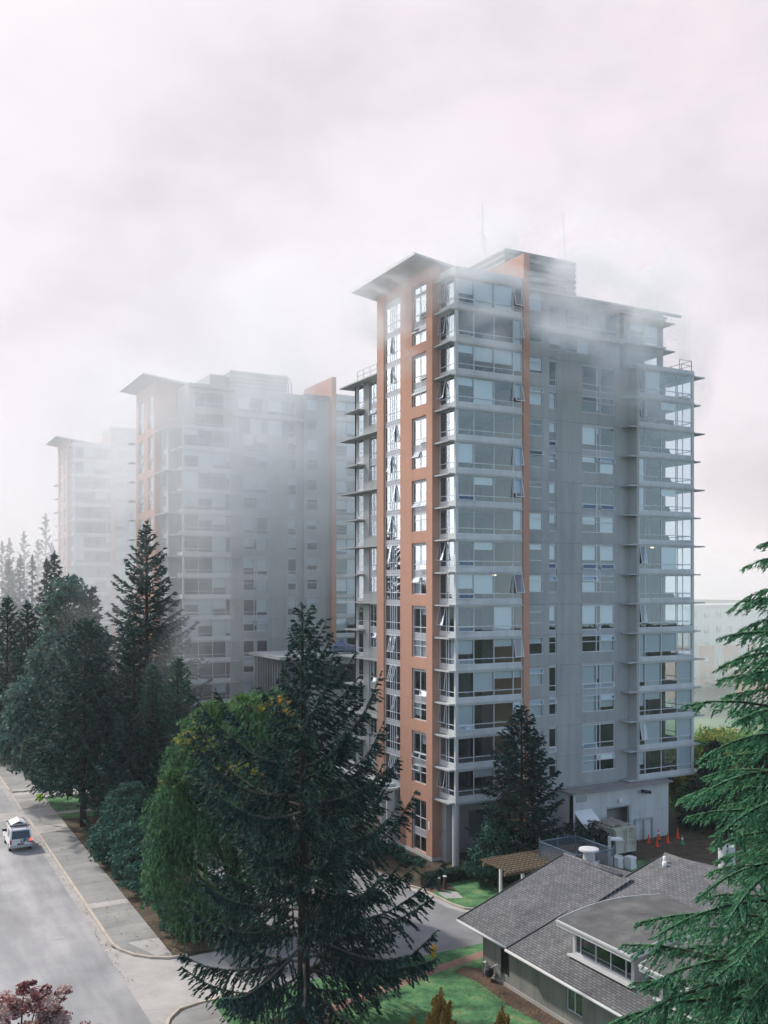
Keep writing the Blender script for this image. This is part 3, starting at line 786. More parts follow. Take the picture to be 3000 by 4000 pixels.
    for d in (0.0, 0.45): st.tube([(51.1+d, 122.6, 49.7), (51.1+d, 122.6, 51.6), (50.85+d*0.8, 122.6, 52.4), (50.6, 122.6, 52.9)], 0.09, 8)
    st.build('flue_pipe', M['metal'], t)
    railing(t, [(34.2, 125.6, ZF(14)+0.5), (34.2, 122.2, ZF(14)+0.5), (35.2, 119.7, ZF(14)+0.5)])
    return t

def place_copy(src, loc, label):
    r = src.copy(); COL.objects.link(r); r.location = loc; r['label'] = label
    for ch in src.children:
        c = ch.copy(); COL.objects.link(c); c.parent = r
    return r

tower_front('residential_tower', 'nearest grey and orange apartment tower, its windows and corner bays seen clearly', 0, 0, 2)
tower_mirrored('residential_tower', 'middle of the three towers, half veiled by fog behind the nearest tower')
tower_front('residential_tower', 'faintest tower, farthest up the street beyond the two others', -10.0, 114.7, 1)

# ---- furniture seen through the glass of the nearest tower
navy = mat_plain('dark_upholstery', (0.02, 0.026, 0.036), 0.9, 0, 0.1); pine = mat_plain('pine_furniture', (0.34, 0.22, 0.11), 0.6)
ORD = ['lowest', 'second', 'third', 'fourth', 'fifth', 'sixth', 'seventh', 'eighth', 'ninth', 'tenth', 'eleventh', 'twelfth', 'thirteenth', 'topmost']
sf = None
for k in (0, 2, 4, 5, 6, 7, 8, 9, 10, 11, 12):
    loc = (66.6+rng.uniform(-0.5, 0.7), 67.55, ZF(k)+0.18); lab = 'dark sofa behind the end bay glass, %s bay storey from below' % ORD[k]
    if sf is None:
        sf = thing('sofa', lab, 'sofa', loc, 'sofas in the end bay'); x, y, z = loc
        b = MB(); b.box(x-0.95, x+0.95, y-0.4, y+0.4, z+0.05, z+0.45); b.build('seat', navy, sf, bevel=0.08)
        b = MB(); b.box(x-1.0, x+1.0, y-0.62, y-0.38, z+0.05, z+0.92); b.build('backrest', navy, sf, bevel=0.1)
        for i in (-1, 1):
            b = MB(); b.box(x+i*1.0-0.12, x+i*1.0+0.12, y-0.6, y+0.4, z+0.05, z+0.7); b.build('armrest', navy, sf, bevel=0.08)
    else: place_copy(sf, loc, lab)
chx = None
for k in (0, 2, 3, 4, 6, 7, 8, 9, 10, 12, 13):
    loc = (47.5+rng.uniform(-0.5, 0.6), 67.5, ZF(k)+0.18); lab = 'pine chair behind the corner bay glass, %s bay storey from below' % ORD[k]
    if chx is None:
        chx = thing('wooden_chair', lab, 'chair', loc, 'pine chairs in the corner bay'); x, y, z = loc
        b = MB(); b.box(x-0.25, x+0.25, y-0.25, y+0.25, z+0.42, z+0.47); b.build('seat', pine, chx)
        b = MB(); b.box(x-0.28, x+0.28, y-0.30, y-0.26, z+0.85, z+0.97); b.box(x-0.28, x-0.23, y-0.30, y-0.26, z+0.475, z+0.85); b.box(x+0.23, x+0.28, y-0.30, y-0.26, z+0.475, z+0.85); b.build('backrest', pine, chx)
        for i in (-1, 1):
            for j in (-1, 1):
                b = MB(); b.box(x+i*0.22-0.025, x+i*0.22+0.025, y+j*0.22-0.025, y+j*0.22+0.025, z, z+0.415); b.build('leg', pine, chx)
    else: place_copy(chx, loc, lab)
# ------------------------------------------------------------------ ground, street, paths
def mat_ground(name, cols, scale, rough=0.9, bump=0.03, fine=14):
    m, nt, out = nodes(name)
    a = noise(nt, pos(nt), scale, 6, 0.6); b = noise(nt, pos(nt), fine, 4)
    f = math_n(nt, 'ADD', math_n(nt, 'MULTIPLY', a, 0.75), math_n(nt, 'MULTIPLY', b, 0.25))
    n = len(cols)
    c = ramp(nt, f, [(0.32+0.36*i/(n-1), c) for i, c in enumerate(cols)])
    principled(nt, out, c, rough, 0, 0.25, b, bump)
    return m

def mat_road():
    m, nt, out = nodes('worn_asphalt')
    a = noise(nt, pos(nt, (1, 0.12, 1)), 0.55, 5, 0.6)            # wheel tracks run along the street
    b = noise(nt, pos(nt), 0.22, 4); d = noise(nt, pos(nt), 22, 3)
    f = math_n(nt, 'ADD', math_n(nt, 'MULTIPLY', a, 0.5), math_n(nt, 'MULTIPLY', b, 0.4))
    f = math_n(nt, 'ADD', f, math_n(nt, 'MULTIPLY', d, 0.1))
    c = ramp(nt, f, [(0.36, (0.18, 0.185, 0.195)), (0.5, (0.275, 0.28, 0.29)), (0.64, (0.40, 0.40, 0.405))])
    v = N(nt, 'ShaderNodeTexVoronoi'); v.feature = 'DISTANCE_TO_EDGE'; v.inputs['Scale'].default_value = 0.16
    wv = nt.nodes.new('ShaderNodeVectorMath'); wv.operation = 'ADD'
    nz = N(nt, 'ShaderNodeTexNoise'); nz.inputs['Scale'].default_value = 0.8; nt.links.new(pos(nt), nz.inputs['Vector'])
    nt.links.new(pos(nt), wv.inputs[0]); nt.links.new(nz.outputs['Color'], wv.inputs[1]); nt.links.new(wv.outputs[0], v.inputs['Vector'])
    cr = math_n(nt, 'LESS_THAN', v.outputs['Distance'], 0.0035)
    c = mix_rgb(nt, math_n(nt, 'MULTIPLY', cr, 0.12), c, (0.05, 0.05, 0.052))
    principled(nt, out, c, 0.62, 0, 0.4, d, 0.01)
    return m
M['road'] = mat_road()
M['court'] = mat_ground('court_asphalt', [(0.16, 0.165, 0.175), (0.22, 0.225, 0.235), (0.27, 0.275, 0.285)], 0.35, 0.7, 0.01, 25)
M['lawn'] = mat_ground('lawn', [(0.026, 0.08, 0.038), (0.055, 0.155, 0.068), (0.10, 0.235, 0.10), (0.24, 0.26, 0.14)], 0.7, 0.95, 0.08, 5)
M['soil'] = mat_ground('bare_soil', [(0.05, 0.036, 0.028), (0.10, 0.07, 0.052), (0.16, 0.12, 0.09)], 0.8, 0.95, 0.05, 9)
M['verge'] = mat_ground('leaf_strewn_verge', [(0.035, 0.035, 0.024), (0.075, 0.06, 0.042), (0.15, 0.10, 0.068)], 0.9, 0.95, 0.05, 9)
M['field'] = mat_ground('rough_grass', [(0.03, 0.045, 0.03), (0.05, 0.07, 0.045), (0.075, 0.09, 0.055)], 0.12, 0.95, 0.05, 5)
M['brickpath'] = mat_ground('brick_path', [(0.20, 0.125, 0.10), (0.27, 0.17, 0.14), (0.33, 0.21, 0.175)], 2.2, 0.9, 0.02, 9)
M['concrete'] = mat_ground('pale_concrete', [(0.30, 0.295, 0.285), (0.38, 0.37, 0.355), (0.46, 0.445, 0.425)], 0.5, 0.85, 0.01, 18)
M['kerb'] = mat_ground('kerb_concrete', [(0.36, 0.32, 0.28), (0.46, 0.40, 0.34), (0.55, 0.48, 0.41)], 1.1, 0.85, 0.01, 8)
M['gutter'] = mat_ground('gutter_concrete', [(0.27, 0.265, 0.26), (0.34, 0.335, 0.325), (0.42, 0.41, 0.395)], 0.7, 0.8, 0.01, 9)

def mat_sidewalk():
    m, nt, out = nodes('sidewalk_concrete')
    sep = nt.nodes.new('ShaderNodeSeparateXYZ'); nt.links.new(pos(nt), sep.inputs[0])
    a = noise(nt, pos(nt), 0.4, 6, 0.6); d = noise(nt, pos(nt), 14, 4)
    fl = math_n(nt, 'FLOOR', math_n(nt, 'DIVIDE', sep.outputs[1], 1.5))
    wn = N(nt, 'ShaderNodeTexWhiteNoise'); wn.noise_dimensions = '1D'; nt.links.new(fl, wn.inputs['W'])
    f = math_n(nt, 'ADD', math_n(nt, 'MULTIPLY', a, 0.65), math_n(nt, 'MULTIPLY', wn.outputs['Value'], 0.12))
    f = math_n(nt, 'ADD', f, math_n(nt, 'MULTIPLY', d, 0.2))
    c = ramp(nt, f, [(0.32, (0.20, 0.205, 0.20)), (0.5, (0.265, 0.27, 0.262)), (0.68, (0.34, 0.335, 0.32))])
    fr = math_n(nt, 'FRACT', math_n(nt, 'DIVIDE', math_n(nt, 'ADD', sep.outputs[1], 150.0), 1.5))
    j = math_n(nt, 'LESS_THAN', fr, 0.02)
    c = mix_rgb(nt, j, c, (0.12, 0.12, 0.115))
    principled(nt, out, c, 0.85, 0, 0.25, d, 0.01)
    return m
M['sidewalk'] = mat_sidewalk()

def sheet(name, poly, z, mat, kind='structure'):
    """flat polygon (counter-clockwise)"""
    mb = MB(); mb.face([(x, y, z) for x, y in poly]); o = mb.build(name, mat); o['kind'] = kind; return o

def slabmesh(name, poly, z0, z1, mat):
    mb = MB(); mb.prism(poly, z0, z1); return structure(mb, name, mat)

# one sheet to the horizon, gently mottled rough grass
mb = MB(); mb.face([(-900, -300, -0.012), (1300, -300, -0.012), (1300, 1500, -0.012), (-900, 1500, -0.012)]); structure(mb, 'ground', M['field'])
mb = MB(); mb.face([(3.4, -30, 0), (13.2, -30, 0), (13.2, 420, 0), (3.4, 420, 0)]); structure(mb, 'road', M['road'])

def arc(cx, cy, r, a0, a1, n=10):
    return [(cx + r*math.cos(R(a0+(a1-a0)*i/n)), cy + r*math.sin(R(a0+(a1-a0)*i/n))) for i in range(n+1)]

def ribbon(pts, wl, wr):
    """offset polygon on both sides of a polyline: wl to its left, wr to its right"""
    L, Rr = [], []
    for i, p in enumerate(pts):
        a = Vector(pts[max(i-1, 0)]); b = Vector(pts[min(i+1, len(pts)-1)]); d = (b-a).normalized(); n = Vector((-d.y, d.x))
        L.append((p[0]+n.x*wl, p[1]+n.y*wl)); Rr.append((p[0]-n.x*wr, p[1]-n.y*wr))
    return L, Rr

def kerb_line(name, pts, w=0.17, h=0.14, mat='kerb'):
    """raised kerb along a polyline; its street face is on the right of the direction of travel"""
    L, Rr = ribbon(pts, w, 0.0)
    mb = MB()
    for i in range(len(pts)-1):
        a, b, c, d = Rr[i], Rr[i+1], L[i+1], L[i]
        mb.face([(*a, 0), (*b, 0), (*b, h), (*a, h)]); mb.face([(*a, h), (*b, h), (*c, h), (*d, h)]); mb.face([(*c, 0), (*d, 0), (*d, h), (*c, h)])
    for (q, r_) in ((Rr[0], L[0]), (Rr[-1], L[-1])): mb.face([(*q, 0), (*r_, 0), (*r_, h), (*q, h)])
    return structure(mb, name, M[mat])

# street side: gutter pan, kerb, sidewalk, verge
sheet('gutter', [(13.2, 62.5), (13.75, 62.5), (13.75, 420), (13.2, 420)], 0.006, M['gutter'])
corner = [(13.76, 430), (13.76, 108.6)]
kerb_line('kerb', [(13.76, 64.0), (13.76, 100.0)][::-1][::-1], 0.17, 0.14) if False else None
kl = [(17.6, 58.78)] + [(16.4, 58.95), (15.4, 59.6), (14.6, 60.5), (14.0, 61.8), (13.76, 63.2), (13.76, 101.0)]
kerb_line('kerb', kl[::-1])
kerb_line('kerb', [(13.76, 430), (13.76, 116.0), (14.1, 115.2), (15.2, 114.6)])
# concrete crossing in front of the car park lane and the raised crosswalk band
slabmesh('sidewalk', [(13.94, 63.3), (14.15, 62.0), (14.72, 60.65), (15.5, 59.75), (16.45, 59.13), (16.75, 59.1), (16.75, 112.5), (13.94, 112.5)], -0.01, 0.128, M['sidewalk'])
slabmesh('sidewalk', [(13.94, 116.5), (14.3, 115.4), (15.3, 114.8), (16.75, 114.7), (16.75, 430), (13.94, 430)], -0.01, 0.128, M['sidewalk'])
sheet('crosswalk', [(3.4, 101.2), (13.2, 101.4), (13.2, 105.0), (3.4, 104.8)], 0.007, M['concrete'])
sheet('crosswalk', [(13.2, 101.4), (13.75, 101.4), (13.75, 105.0), (13.2, 105.0)], 0.012, M['concrete'])
for (y0, y1) in ((94.3, 97.2), (101.3, 105.0), (109.2, 110.4), (114.9, 115.6), (70.5, 71.6), (59.6, 62.6)):
    x0 = 13.95 if y0 > 63 else 14.75
    sheet('paving_panel', [(x0, y0) if y0 > 63 else (15.8, y0), (16.74, y0), (16.74, y1), (x0, y1)], 0.1335, M['concrete'])
slabmesh('verge', [(16.76, 59.1), (22.0, 59.1), (22.0, 112.0), (16.76, 112.0)], -0.01, 0.10, M['verge'])
sheet('lawn', [(16.8, 99.0), (21.0, 99.0), (21.0, 101.4), (16.8, 101.4)], 0.112, M['lawn'])
sheet('lawn', [(16.8, 102.6), (21.0, 102.6), (21.0, 110.0), (16.8, 110.0)], 0.112, M['lawn'])
sheet('path', [(16.76, 101.45), (24.0, 101.45), (24.0, 102.55), (16.76, 102.55)], 0.110, M['concrete'])
sheet('path', [(16.76, 110.2), (22.0, 110.2), (22.0, 113.4), (16.76, 113.4)], 0.116, M['concrete'])
sheet('driveway', [(13.2, 40.0), (20.0, 40.0), (20.0, 58.7), (14.5, 58.9), (13.2, 62.4)], 0.003, M['concrete'])
sheet('driveway', [(13.74, 100.9), (16.8, 100.9), (16.8, 117.0), (13.74, 117.0)], 0.009, M['concrete'])
# driveway apron, access lane, forecourt of the nearest tower
sheet('driveway', [(13.2, 52.6), (14.2, 52.5), (15.5, 52.2), (17.0, 51.9), (19.5, 51.8), (19.5, 58.8), (17.6, 58.78), (16.4, 58.9), (15.4, 59.55), (14.6, 60.45), (14.0, 61.75), (13.74, 62.49), (13.2, 62.49)], 0.008, M['concrete'])
sheet('driveway', [(19.5, 51.8), (60.0, 50.4), (60.0, 57.0), (38.0, 57.2), (37.5, 58.6), (37.3, 63.6), (36.0, 75.0), (31.0, 92.0), (24.0, 92.0), (24.0, 58.8), (19.5, 58.8)], 0.010, M['court'])
sheet('forecourt', [(37.3, 63.62), (45.0, 63.9), (46.5, 70.2), (43.0, 70.2), (42.0, 69.1), (42.0, 79.2), (37.0, 79.2), (36.0, 75.0)], 0.014, M['verge'])
kerb_line('kerb', [(13.76, 10.0), (13.76, 49.6), (14.2, 50.6), (15.0, 51.5), (16.2, 51.75), (19.5, 51.7)])
# the island by the entrance: kerb, lawn, paving slab
isl = [(36.9, 64.2), (37.3, 63.2), (37.42, 60.6), (37.55, 58.9), (37.85, 57.8), (38.6, 57.15), (40.0, 56.95), (58.0, 56.6)]
kerb_line('kerb', isl)
gl_, gr_ = ribbon(isl, 0, 0.55)
mb = MB()
for i in range(len(isl)-1): mb.face([(*gr_[i], 0.018), (*gr_[i+1], 0.018), (*gl_[i+1], 0.018), (*gl_[i], 0.018)])
structure(mb, 'gutter', M['concrete'])
slabmesh('lawn', [(37.55, 63.2), (37.6, 60.6), (37.73, 59.0), (38.0, 58.0), (38.65, 57.35), (40.0, 57.13), (58.0, 56.8), (58.0, 60.8), (45.0, 62.8), (39.0, 63.6)], -0.005, 0.115, M['lawn'])
sheet('paving_panel', [(37.8, 60.3), (39.0, 59.7), (39.4, 61.2), (38.0, 61.7)], 0.121, M['concrete'])
sheet('soil_bed', [(37.5, 62.0), (39.6, 61.6), (39.8, 62.9), (37.45, 63.3)], 0.122, M['soil'])
# front garden: lawn, brick path, soil along the wall of the house
slabmesh('lawn', [(16.8, 20.0), (60.0, 20.0), (60.0, 50.3), (36.0, 51.6), (28.0, 51.6), (19.5, 51.62), (16.8, 51.6)], -0.006, 0.10, M['lawn'])
sheet('gutter', [(13.2, 20.0), (13.72, 20.0), (13.72, 49.9), (14.0, 50.7), (14.9, 51.55), (13.9, 52.4), (13.2, 52.59)], 0.006, M['gutter'])
sheet('path', [(20.5, 46.6), (27.1, 48.2), (30.3, 49.0), (34.4, 49.7), (36.0, 50.0), (36.0, 50.75), (34.2, 50.45), (30.0, 49.75), (26.9, 48.95), (20.2, 47.4)], 0.107, M['brickpath'])
sheet('soil_bed', [(31.2, 24.0), (32.65, 24.0), (32.65, 48.2), (32.1, 49.0), (31.0, 48.6), (31.5, 46.8), (31.3, 43.0), (31.7, 38.0)], 0.108, M['soil'])
sheet('soil_bed', [(17.8, 43.4), (20.2, 42.8), (22.2, 44.6), (21.6, 47.2), (19.2, 47.9), (17.4, 46.2)], 0.106, M['soil'])
# loading yard behind the house
sheet('yard', [(52.5, 56.6), (75.0, 56.0), (75.0, 65.95), (54.5, 65.95)], 0.012, M['verge'])
slabmesh('sidewalk', [(13.94, 10.0), (16.78, 10.0), (16.78, 51.55), (16.2, 51.5), (15.2, 51.2), (14.4, 50.5), (13.94, 49.6)], -0.01, 0.128, M['sidewalk'])
# worn patches, manhole covers
for (x, y, r_) in ((9.6, 78.0, 0.42), (15.2, 95.8, 0.36), (11.0, 66.0, 0.33)):
    mb = MB(); z = 0.011 if x < 13 else 0.139
    mb.face([(x+r_*math.cos(2*math.pi*i/20), y+r_*math.sin(2*math.pi*i/20), z) for i in range(20)])
    structure(mb, 'manhole_cover', M['metal'])
# far grass beyond the towers on the right
sheet('field', [(75, 70), (260, -40), (330, 120), (140, 190), (84, 110)], 0.004, mat_ground('pale_meadow', [(0.07, 0.17, 0.065), (0.11, 0.22, 0.085), (0.16, 0.25, 0.11)], 0.06, 0.95, 0.03, 3))
sheet('path', [(88, 92), (140, 62), (140.6, 63.4), (88.6, 93.6)], 0.010, M['concrete'])

def fallen_leaves():
    r = np.random.default_rng(9); P = []
    for (x0, x1, y0, y1, n, z) in ((17.0, 31.5, 36, 51.4, 900, 0.115), (31.0, 32.5, 34, 48, 260, 0.125), (14.2, 16.7, 60, 96, 240, 0.145), (38, 44, 57.5, 61.5, 120, 0.13), (16.8, 19, 60, 100, 700, 0.115), (13.2, 13.75, 56, 110, 160, 0.02)):
        P.append(np.stack([x0+(x1-x0)*r.random(n), y0+(y1-y0)*r.random(n), np.full(n, z)+0.02*r.random(n)], 1))
    C = np.concatenate(P); n = len(C)
    D = r.normal(0, 1, (n, 3)); D[:, 2] *= 0.15; Nn = r.normal(0, 0.25, (n, 3)); Nn[:, 2] += 1
    o = leaf_mesh('fallen_leaves', C, D, Nn, 0.12*(0.6+0.8*r.random(n)), 0.08*(0.6+0.8*r.random(n)), None, [mat_leaf('dry_leaves', (0.12, 0.065, 0.03), (0.42, 0.28, 0.12), 0.1, 0.5)], None, np.zeros(3))
    o['kind'] = 'stuff'; o['label'] = 'fallen brown leaves scattered over lawn and sidewalk'
fallen_leaves()
# ------------------------------------------------------------------ the low house with the shingled roofs
def mat_shingle():
    m, nt, out = nodes('asphalt_shingles')
    mp_ = nt.nodes.new('ShaderNodeMapping'); g = nt.nodes.new('ShaderNodeNewGeometry'); nt.links.new(g.outputs['Position'], mp_.inputs[0])
    sep = nt.nodes.new('ShaderNodeSeparateXYZ'); nt.links.new(mp_.outputs[0], sep.inputs[0])
    cb = nt.nodes.new('ShaderNodeCombineXYZ'); nt.links.new(sep.outputs[1], cb.inputs[0]); nt.links.new(sep.outputs[0], cb.inputs[1])
    br = N(nt, 'ShaderNodeTexBrick'); nt.links.new(cb.outputs[0], br.inputs['Vector'])
    br.inputs['Scale'].default_value = 1.0; br.inputs['Brick Width'].default_value = 0.36; br.inputs['Row Height'].default_value = 0.165
    br.inputs['Mortar Size'].default_value = 0.018; br.inputs['Mortar Smooth'].default_value = 0.2; br.inputs['Bias'].default_value = -0.1
    br.inputs['Color1'].default_value = (0.125, 0.13, 0.138, 1); br.inputs['Color2'].default_value = (0.18, 0.185, 0.193, 1); br.inputs['Mortar'].default_value = (0.05, 0.052, 0.057, 1)
    nz = noise(nt, pos(nt), 0.45, 6, 0.65); n2 = noise(nt, pos(nt, (0.25, 1, 1)), 2.2, 4)
    f = math_n(nt, 'ADD', math_n(nt, 'MULTIPLY', nz, 0.6), math_n(nt, 'MULTIPLY', n2, 0.4))
    c = mix_rgb(nt, 1.0, br.outputs['Color'], ramp(nt, f, [(0.3, (0.72, 0.73, 0.75)), (0.5, (1, 1, 1)), (0.7, (1.35, 1.33, 1.3))]), 'MULTIPLY')
    principled(nt, out, c, 0.9, 0, 0.2, br.outputs['Fac'], -0.02)
    return m
M['shingle'] = mat_shingle()
M['felt'] = mat_ground('rolled_roof_felt', [(0.065, 0.068, 0.072), (0.105, 0.108, 0.11), (0.17, 0.168, 0.162)], 0.7, 0.85, 0.01, 12)
def mat_block():
    m, nt, out = nodes('grey_house_wall')
    sep = nt.nodes.new('ShaderNodeSeparateXYZ'); nt.links.new(pos(nt), sep.inputs[0])
    nz = noise(nt, pos(nt, (1, 1, 0.3)), 0.9, 6, 0.6); d = noise(nt, pos(nt), 12, 4)
    c = ramp(nt, nz, [(0.3, (0.17, 0.175, 0.165)), (0.5, (0.235, 0.24, 0.225)), (0.7, (0.29, 0.29, 0.27))])
    fr = math_n(nt, 'FRACT', math_n(nt, 'DIVIDE', math_n(nt, 'ADD', sep.outputs[1], 101.1), 1.25))
    j = math_n(nt, 'LESS_THAN', fr, 0.016)
    c = mix_rgb(nt, j, c, (0.09, 0.09, 0.088))
    principled(nt, out, c, 0.9, 0, 0.2, d, 0.01)
    return m
M['block'] = mat_block()
M['darkpane'] = mat_glass('dark_window_glass', (0.30, 0.34, 0.36), 0.06)

M['trim'] = mat_plain('weathered_white_trim', (0.52, 0.53, 0.54), 0.6, 0, 0.2, 0.22, 1.8)
H = thing('house', 'low grey house with dark shingled gable roofs and a curved dormer', 'house', (32.61, 47.7, 0))
wl = MB()
wall(wl, 'X', 32.61, 26.0, 47.72, 0.0, 3.05, [(45.05, 45.85, 0.75, 2.7), (38.6, 39.9, 0.9, 2.4)], 0.3)
fbox(wl, 'B', 47.72, 32.91, 48.2, -0.3, 0, 0, 3.05)
# gable ends
def gable(mb, y, x0, x1, xr, z0, zr, th):
    P = [(x0, z0), (x1, z0), (xr, zr)]
    for yy, rev in ((y, False), (y-th, True)):
        pts = [(a, yy, b) for a, b in P]; mb.face(pts if rev else list(reversed(pts)))
gable(wl, 47.715, 32.62, 48.0, 40.25, 3.05, 5.55, 0.3)
gable(wl, 43.6, 32.62, 55.5, 43.8, 3.05, 6.45, 0.3)
fbox(wl, 'Y', 26.0, 32.91, 55.0, -0.3, 0, 0, 3.05)
wl.build('wall', M['block'], H)
cl_ = MB(); cl_.box(32.95, 47.5, 26.3, 47.3, 2.98, 3.05); cl_.build('attic_floor', M['dark_metal'], H)
pl_ = MB(); fbox(pl_, 'X', 32.61, 26.0, 47.72, 0.002, 0.05, 0, 0.32); pl_.build('plinth', M['concrete'], H)

def roof_plane(mb, xe, ze, xr, zr, y0, y1, th=0.16):
    P = [(xe, y0, ze), (xr, y0, zr), (xr, y1, zr), (xe, y1, ze)]
    if xe > xr: P = [P[1], P[0], P[3], P[2]]
    Q = [(x, y, z-th) for x, y, z in P]
    mb.face(P); mb.face(list(reversed(Q)))
    for i in range(4): j = (i+1) % 4; mb.face([Q[i], Q[j], P[j], P[i]])
K1, K2 = (5.81-2.91)/(40.25-31.9), (6.68-2.95)/(43.8-31.65)
r1 = MB(); roof_plane(r1, 31.9, 2.91, 40.25, 5.81, 43.2, 49.4); roof_plane(r1, 48.6, 2.91, 40.25, 5.81, 43.2, 49.4)
r1.tube([(40.25, 43.97, 5.80), (40.25, 49.42, 5.80)], 0.13, 8)
ro1 = r1.build('roof', M['shingle'], H)
r2 = MB(); roof_plane(r2, 31.65, 2.95, 43.8, 6.68, 25.0, 43.95); roof_plane(r2, 55.95, 2.95, 43.8, 6.68, 25.0, 43.95)
r2.tube([(43.8, 25.0, 6.66), (43.8, 43.97, 6.66)], 0.13, 8)
ro2 = r2.build('roof', M['shingle'], H)
ft = MB()
for (x0, z0, x1, z1, y) in ((31.9, 2.91, 40.25, 5.81, 49.4), (31.65, 2.95, 43.8, 6.68, 43.95), (43.8, 6.68, 55.95, 2.95, 43.95), (40.25, 5.81, 48.6, 2.91, 49.4)):
    ft.bar((x0, y+0.04, z0-0.03), (x1, y+0.04, z1-0.03), 0.07, 0.16)
ft.build('roof_edge', M['dark_metal'], H)
gu = MB()
gu.tube([(31.84, 43.99, 2.83), (31.84, 49.42, 2.83)], 0.085, 8); gu.tube([(31.58, 25.0, 2.87), (31.58, 43.97, 2.87)], 0.085, 8)
gu.build('gutter', M['trim'], H)
dp_ = MB(); dp_.tube([(31.7, 34.2, 2.8), (32.4, 34.2, 2.3), (32.45, 34.2, 0.1)], 0.05, 8); dp_.build('downpipe', M['white'], H)
lv = MB()
fbox(lv, 'X', 32.61, 45.05, 45.12, -0.2, 0.02, 0.75, 2.7); fbox(lv, 'X', 32.61, 45.78, 45.85, -0.2, 0.02, 0.75, 2.7); fbox(lv, 'X', 32.61, 45.12, 45.78, -0.26, -0.22, 0.75, 2.7)
for i in range(15): lv.obox((32.70, 45.45, 0.84+i*0.128), (0.09, 0, -0.045), (0, 0.33, 0), (0.005, 0, 0.01))
lv.build('louvre_window', M['dark_metal'], H)
wd = window(H, 'window', 'X', 32.61, 38.6, 39.9, 0.9, 2.4, [39.25], [], 0.1, 0.07, [0, 0.5], glass='darkpane')
# gas meter on the wall is a thing of its own (below)
ch = MB(); ch.lathe((41.2, 48.1, 5.0), [(0.62, 0), (0.62, 0.45), (0.40, 0.55), (0.36, 1.15), (0.36, 1.2)], 24)
ch.lathe((41.2, 48.1, 6.2), [(0.30, 0), (0.66, 0.05), (0.64, 0.16), (0.2, 0.26)], 24); ch.build('roof_vent', M['trim'], ro1)
vp = MB(); vp.tube([(43.0, 43.2, 6.3), (43.0, 43.2, 6.85)], 0.09, 10); vp.tube([(42.7, 42.9, 6.2), (42.7, 42.9, 6.62)], 0.13, 10); vp.build('vent_pipe', M['white'], ro2)
stck = MB(); stck.lathe((48.2, 43.0, 4.9), [(0.52, 0), (0.52, 2.0), (0.46, 2.0), (0.46, 1.4)], 24); stck.build('chimney', M['pale'], ro2)
fk = MB(); fk.box(50.6, 51.0, 40.6, 41.4, 5.0, 5.6); fk.build('skylight', M['white'], ro2)

